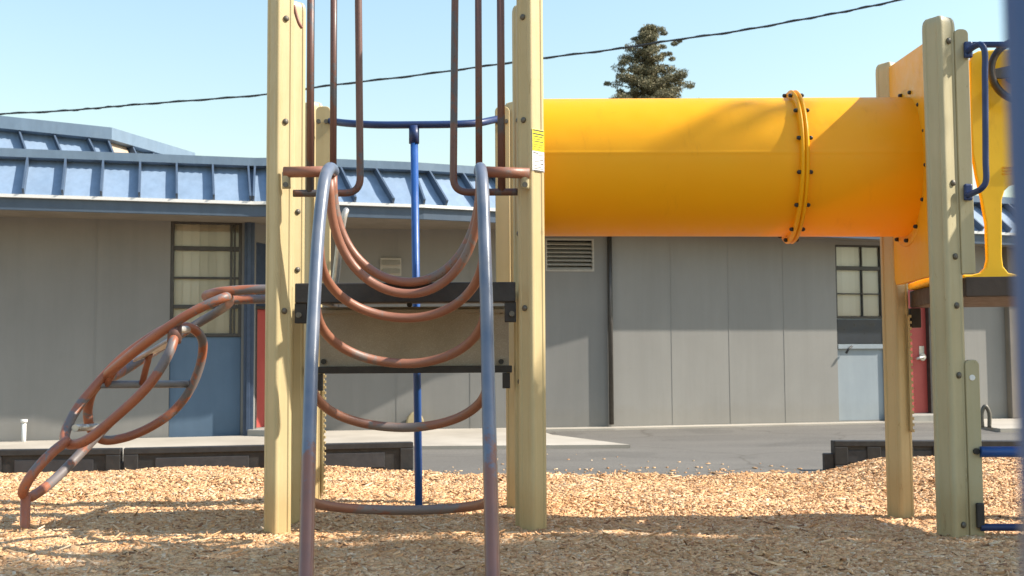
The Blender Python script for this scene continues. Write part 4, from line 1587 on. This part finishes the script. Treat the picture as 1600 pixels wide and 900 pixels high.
# arch opening between the legs: the panel is built as an outline with the opening cut up from the bottom strip
arch = [(1590, 429), (1576, 426), (1568, 416), (1566, 400), (1566, 312), (1570, 298), (1578, 290), (1590, 287)]
arch = arch + mirror(arch, CXP)
import bmesh
def panel_with_hole(name, outline, hole, Y, th, m, parent):
    bm = bmesh.new()
    def lp(pts):
        vs_ = [bm.verts.new(at(x, y, Y)) for x, y in pts]
        return [bm.edges.new((vs_[i], vs_[(i + 1) % len(vs_)])) for i in range(len(vs_))]
    es = lp(outline) + lp(hole)
    bmesh.ops.triangle_fill(bm, use_beauty=True, use_dissolve=False, edges=es)
    r_ = bmesh.ops.extrude_face_region(bm, geom=list(bm.faces))
    bmesh.ops.translate(bm, verts=[v for v in r_["geom"] if isinstance(v, bmesh.types.BMVert)], vec=(0, th, 0))
    bmesh.ops.recalc_face_normals(bm, faces=bm.faces)
    inv = world_of(parent).inverted()
    bmesh.ops.transform(bm, matrix=inv, verts=bm.verts)
    me = bpy.data.meshes.new(name); bm.to_mesh(me); bm.free()
    me.materials.append(m)
    o_ = bpy.data.objects.new(name, me); COL.objects.link(o_); o_.parent = parent
    b_ = o_.modifiers.new("bevel", "BEVEL"); b_.width = .007; b_.segments = 3; b_.limit_method = "ANGLE"; b_.angle_limit = math.radians(50)
    return o_
wp = panel_with_hole("wheel_panel", outline, arch, YW, .03, M["yellow"], rt)
# raised arrows moulded at the foot of the panel
mb = MB()
for k in range(3):
    a = W_(1566, 262 + k * 5); b = W_(1634, 259 + k * 5)
    mb.tube([a + V((0, -.002, 0)), b + V((0, -.002, 0))], .004, 8)
mb.build("moulded_ridge", M["yellow"], wp)
# steering wheel
wc = W_(1583, 118) + V((0, -.09, 0))
mb = MB()
rw = .14
mb.tube([wc + V((rw * math.cos(2 * PI * k / 40), 0, rw * math.sin(2 * PI * k / 40))) for k in range(40)], .017, 12, True)
for a in (PI * .5, PI * 1.0 + .12, -.12):
    d = V((math.cos(a), 0, math.sin(a)))
    q = V((-d.z, 0, d.x))
    lo = [wc + d * .02 - q * .032 - V((0, .008, 0)), wc + d * rw - q * .022 - V((0, .008, 0)), wc + d * rw + q * .022 - V((0, .008, 0)), wc + d * .02 + q * .032 - V((0, .008, 0))]
    mb.hexa(lo, [p + V((0, .016, 0)) for p in lo])
mb.tube([wc + V((0, -.025, 0)), wc + V((0, .085, 0))], .045, 18)
mb.build("steering_wheel", M["wheel"], rt, .003)
# blue handle
mb = MB()
hp = [at(1512, 80, YP - .02), at(1524, 72, YP - .07), at(1533, 70, YP - .12), at(1538, 78, YP - .13), at(1539, 120, YP - .13), at(1540, 250, YP - .13), at(1540, 285, YP - .13), at(1534, 294, YP - .12), at(1524, 300, YP - .07), at(1512, 305, YP - .02)]
mb.tube(catmull(hp, 6), .0135, 12)
hd = mb.build("grab_handle", M["tube_navy"], rt)
for y in (79, 301):
    p = at(1511, y, YP)
    mb = MB(); mb.box(p + V((0, -.012, 0)), (.038, .022, .075)); mb.build("handle_bracket", M["tube_navy"], hd, .008)
mb = MB(); mb.tube([at(1512, 70, YP + .02), at(1900, 68, YP + .0)], .014, 12); mb.build("top_rail", M["tube_navy"], rt)
# blue ladder rungs on the right
for y in (706, 824):
    a = at(1532, y, YP - .01); b = at(1860, y, YP - .05)
    mb = MB(); mb.tube([a, b], .024 if y < 800 else .016, 12); mb.build("rung", M["tube_blue"] if y < 800 else M["tube_navy"], rt)

# ------------------------------------------------------------------ near pole at the right edge
c = at(1628, 450, .52)
npo = thing("support_pole", (c.x, .52, 0), "out of focus blue support pole close at the right edge of the picture", "pole")
mb = MB(); mb.tube([V((c.x, .52, .735)), V((c.x, .52, 2.6))], .0122, 18); mb.build("pole", M["nearpole"], npo)
mb = MB(); mb.tube([V((c.x, .52, -.1)), V((c.x, .52, .7349))], .0128, 18); mb.build("sleeve", M["nearsleeve"], npo)

# ------------------------------------------------------------------ conifer behind the roof
def leaf_cloud(name, centres, m, parent, per, spread, size, seed, flat=.5):
    rg = np.random.default_rng(seed)
    C_ = np.repeat(np.array([c[:3] for c in centres]), per, 0)
    R_ = np.repeat(np.array([c[3] for c in centres]), per)
    n = len(C_)
    d = rg.normal(0, 1, (n, 3)); d /= np.linalg.norm(d, axis=1)[:, None]
    P = C_ + d * (R_ * rg.random(n) ** .45)[:, None] * np.array([1, 1, flat])
    a = rg.normal(0, 1, (n, 3)); a /= np.linalg.norm(a, axis=1)[:, None]
    b = np.cross(a, rg.normal(0, 1, (n, 3))); b /= np.linalg.norm(b, axis=1)[:, None]
    s = size * rg.uniform(.6, 1.4, n)[:, None]
    co = np.stack([P - a * s, P + b * s * .45, P + a * s, P - b * s * .45], 1).reshape(-1, 3)
    inv = np.array(world_of(parent).inverted().translation)
    co = co + inv
    me = bpy.data.meshes.new(name)
    me.vertices.add(len(co)); me.vertices.foreach_set("co", co.reshape(-1).astype(np.float32))
    me.loops.add(len(co)); me.loops.foreach_set("vertex_index", np.arange(len(co), dtype=np.int32))
    me.polygons.add(n); me.polygons.foreach_set("loop_start", np.arange(0, n * 4, 4, dtype=np.int32))
    me.update(calc_edges=True)
    me.materials.append(m)
    o = bpy.data.objects.new(name, me); COL.objects.link(o); o.parent = parent
    return o


TY = 58.0
tp_ = at(1012, 40, TY)
ct = thing("conifer_tree", (tp_.x, TY, 0), "distant brown green conifer rising behind the yellow tunnel", "tree")
mb = MB()
mb.tube([V((tp_.x, TY, -.3)), V((tp_.x + .1, TY, 8)), V((tp_.x, TY, tp_.z - .5))], [.42, .25, .04], 12)
mb.build("trunk", M["bark"], ct)
rg = random.Random(5)
cents = []
lim = MB()
H = tp_.z
for k in range(330):
    z = 3.2 + (H - 3.4) * (k / 329) ** .85
    f = (H - z)
    reach = min(3.3, .22 + .66 * f ** .82) * rg.uniform(.45, 1.08)
    a = rg.uniform(0, 2 * PI)
    rise = rg.uniform(.02, .30)
    nb = max(2, int(reach / .32))
    tipz = z + rise * reach
    lim.tube([V((tp_.x, TY, z)), V((tp_.x + reach * math.cos(a), TY + reach * math.sin(a), tipz))], [.035, .012], 5)
    for j in range(nb):
        t_ = (j + .6) / nb
        if rg.random() < .14: continue
        cents.append((tp_.x + reach * t_ * math.cos(a) + rg.uniform(-.15, .15), TY + reach * t_ * math.sin(a) + rg.uniform(-.15, .15), z + rise * reach * t_ + rg.uniform(-.08, .1), rg.uniform(.20, .46)))
for (px, py, r_) in ((1015, 44, .22), (1012, 52, .26), (1034, 46, .24), (1037, 52, .22), (993, 62, .26), (1000, 66, .22), (1054, 68, .22), (1062, 64, .14), (1045, 84, .2), (972, 98, .2), (1078, 135, .2), (968, 118, .2), (1050, 92, .2)):
    p = at(px, py, TY)
    cents.append((p.x, p.y, p.z, r_))
lim.build("limbs", M["bark"], ct)
leaf_cloud("crown", cents, M["needles"], ct, 210, 1, .05, 3, .58)

# ------------------------------------------------------------------ shade tree right of the frame
st_ = thing("shade_tree", (9.2, 2.9, 0), "broad leafed shade tree standing outside the right edge of the picture", "tree")
mb = MB()
mb.tube(catmull([V((9.2, 2.9, -.3)), V((9.25, 2.9, 1.5)), V((9.1, 2.95, 3.0)), V((9.2, 3.0, 4.6)), V((9.15, 2.9, 6.4))], 4), [.24 - .011 * k for k in range(17)], 12)
mb.build("trunk", M["bark"], st_)
rg = random.Random(9)
cents = []
lim = MB()
for k in range(220):
    a = rg.uniform(0, 2 * PI); el = rg.uniform(-.3, 1.3)
    r_ = rg.uniform(.7, 1.0)
    p = V((8.6 + 2.6 * r_ * math.cos(a) * math.cos(el), 3.2 + 1.15 * r_ * math.sin(a) * math.cos(el), 5.0 + 4.4 * r_ * math.sin(el)))
    lim.tube([V((9.15, 2.95, rg.uniform(2.9, 5.0))), (p + V((9.0, 3.0, 4.6))) / 2 + V((0, 0, .2)), p], [.05, .03, .01], 6)
    cents.append((p.x, p.y, p.z, rg.uniform(.35, .65)))
tw_c = []
for a, b in (((8.10, 4.84, 8.38), (8.62, 4.98, 8.66)), ((8.28, 4.86, 8.34), (8.80, 4.97, 8.62))):
    a, b = V(a), V(b)
    lim.tube([V((9.0, 3.0, 7.0)), V((9.1, 4.3, 8.3)), b, a], [.05, .03, .018, .008], 6)
    for k in range(6):
        p = a.lerp(b, k / 5)
        tw_c.append((p.x, p.y, p.z, .055))
leaf_cloud("bough", tw_c, M["leaves"], st_, 7, 1, .05, 4, .7)
lim.build("limbs", M["bark"], st_)
leaf_cloud("crown", cents, M["leaves"], st_, 90, 1, .11, 8, .7)

# ------------------------------------------------------------------ power line
wl_ = [(-500, 207, 24), (-60, 181, 22.5), (0, 178, 22.3), (100, 173, 22), (150, 169, 21.9), (200, 164.5, 21.8), (300, 157, 21.5), (410, 148, 21.2), (520, 133, 20.9), (640, 119, 20.6), (760, 103, 20.3), (855, 90, 20.0), (960, 77, 19.7), (1050, 63, 19.5), (1150, 49, 19.2), (1250, 31, 18.9), (1330, 16, 18.7), (1410, -1, 18.4), (1600, -45, 18), (2000, -150, 17)]
pts = catmull([at(*p) for p in wl_], 10)
mb = MB(); mb.tube(pts, .016, 8)
L_ = [p + V((0, .02 * math.cos(i * .9), .017 * math.sin(i * .9))) for i, p in enumerate(pts)]
mb.tube(L_, .011, 6)
tag(mb.build("power_line", M["cable"]), "black twisted overhead cable sagging across the sky", "cable")
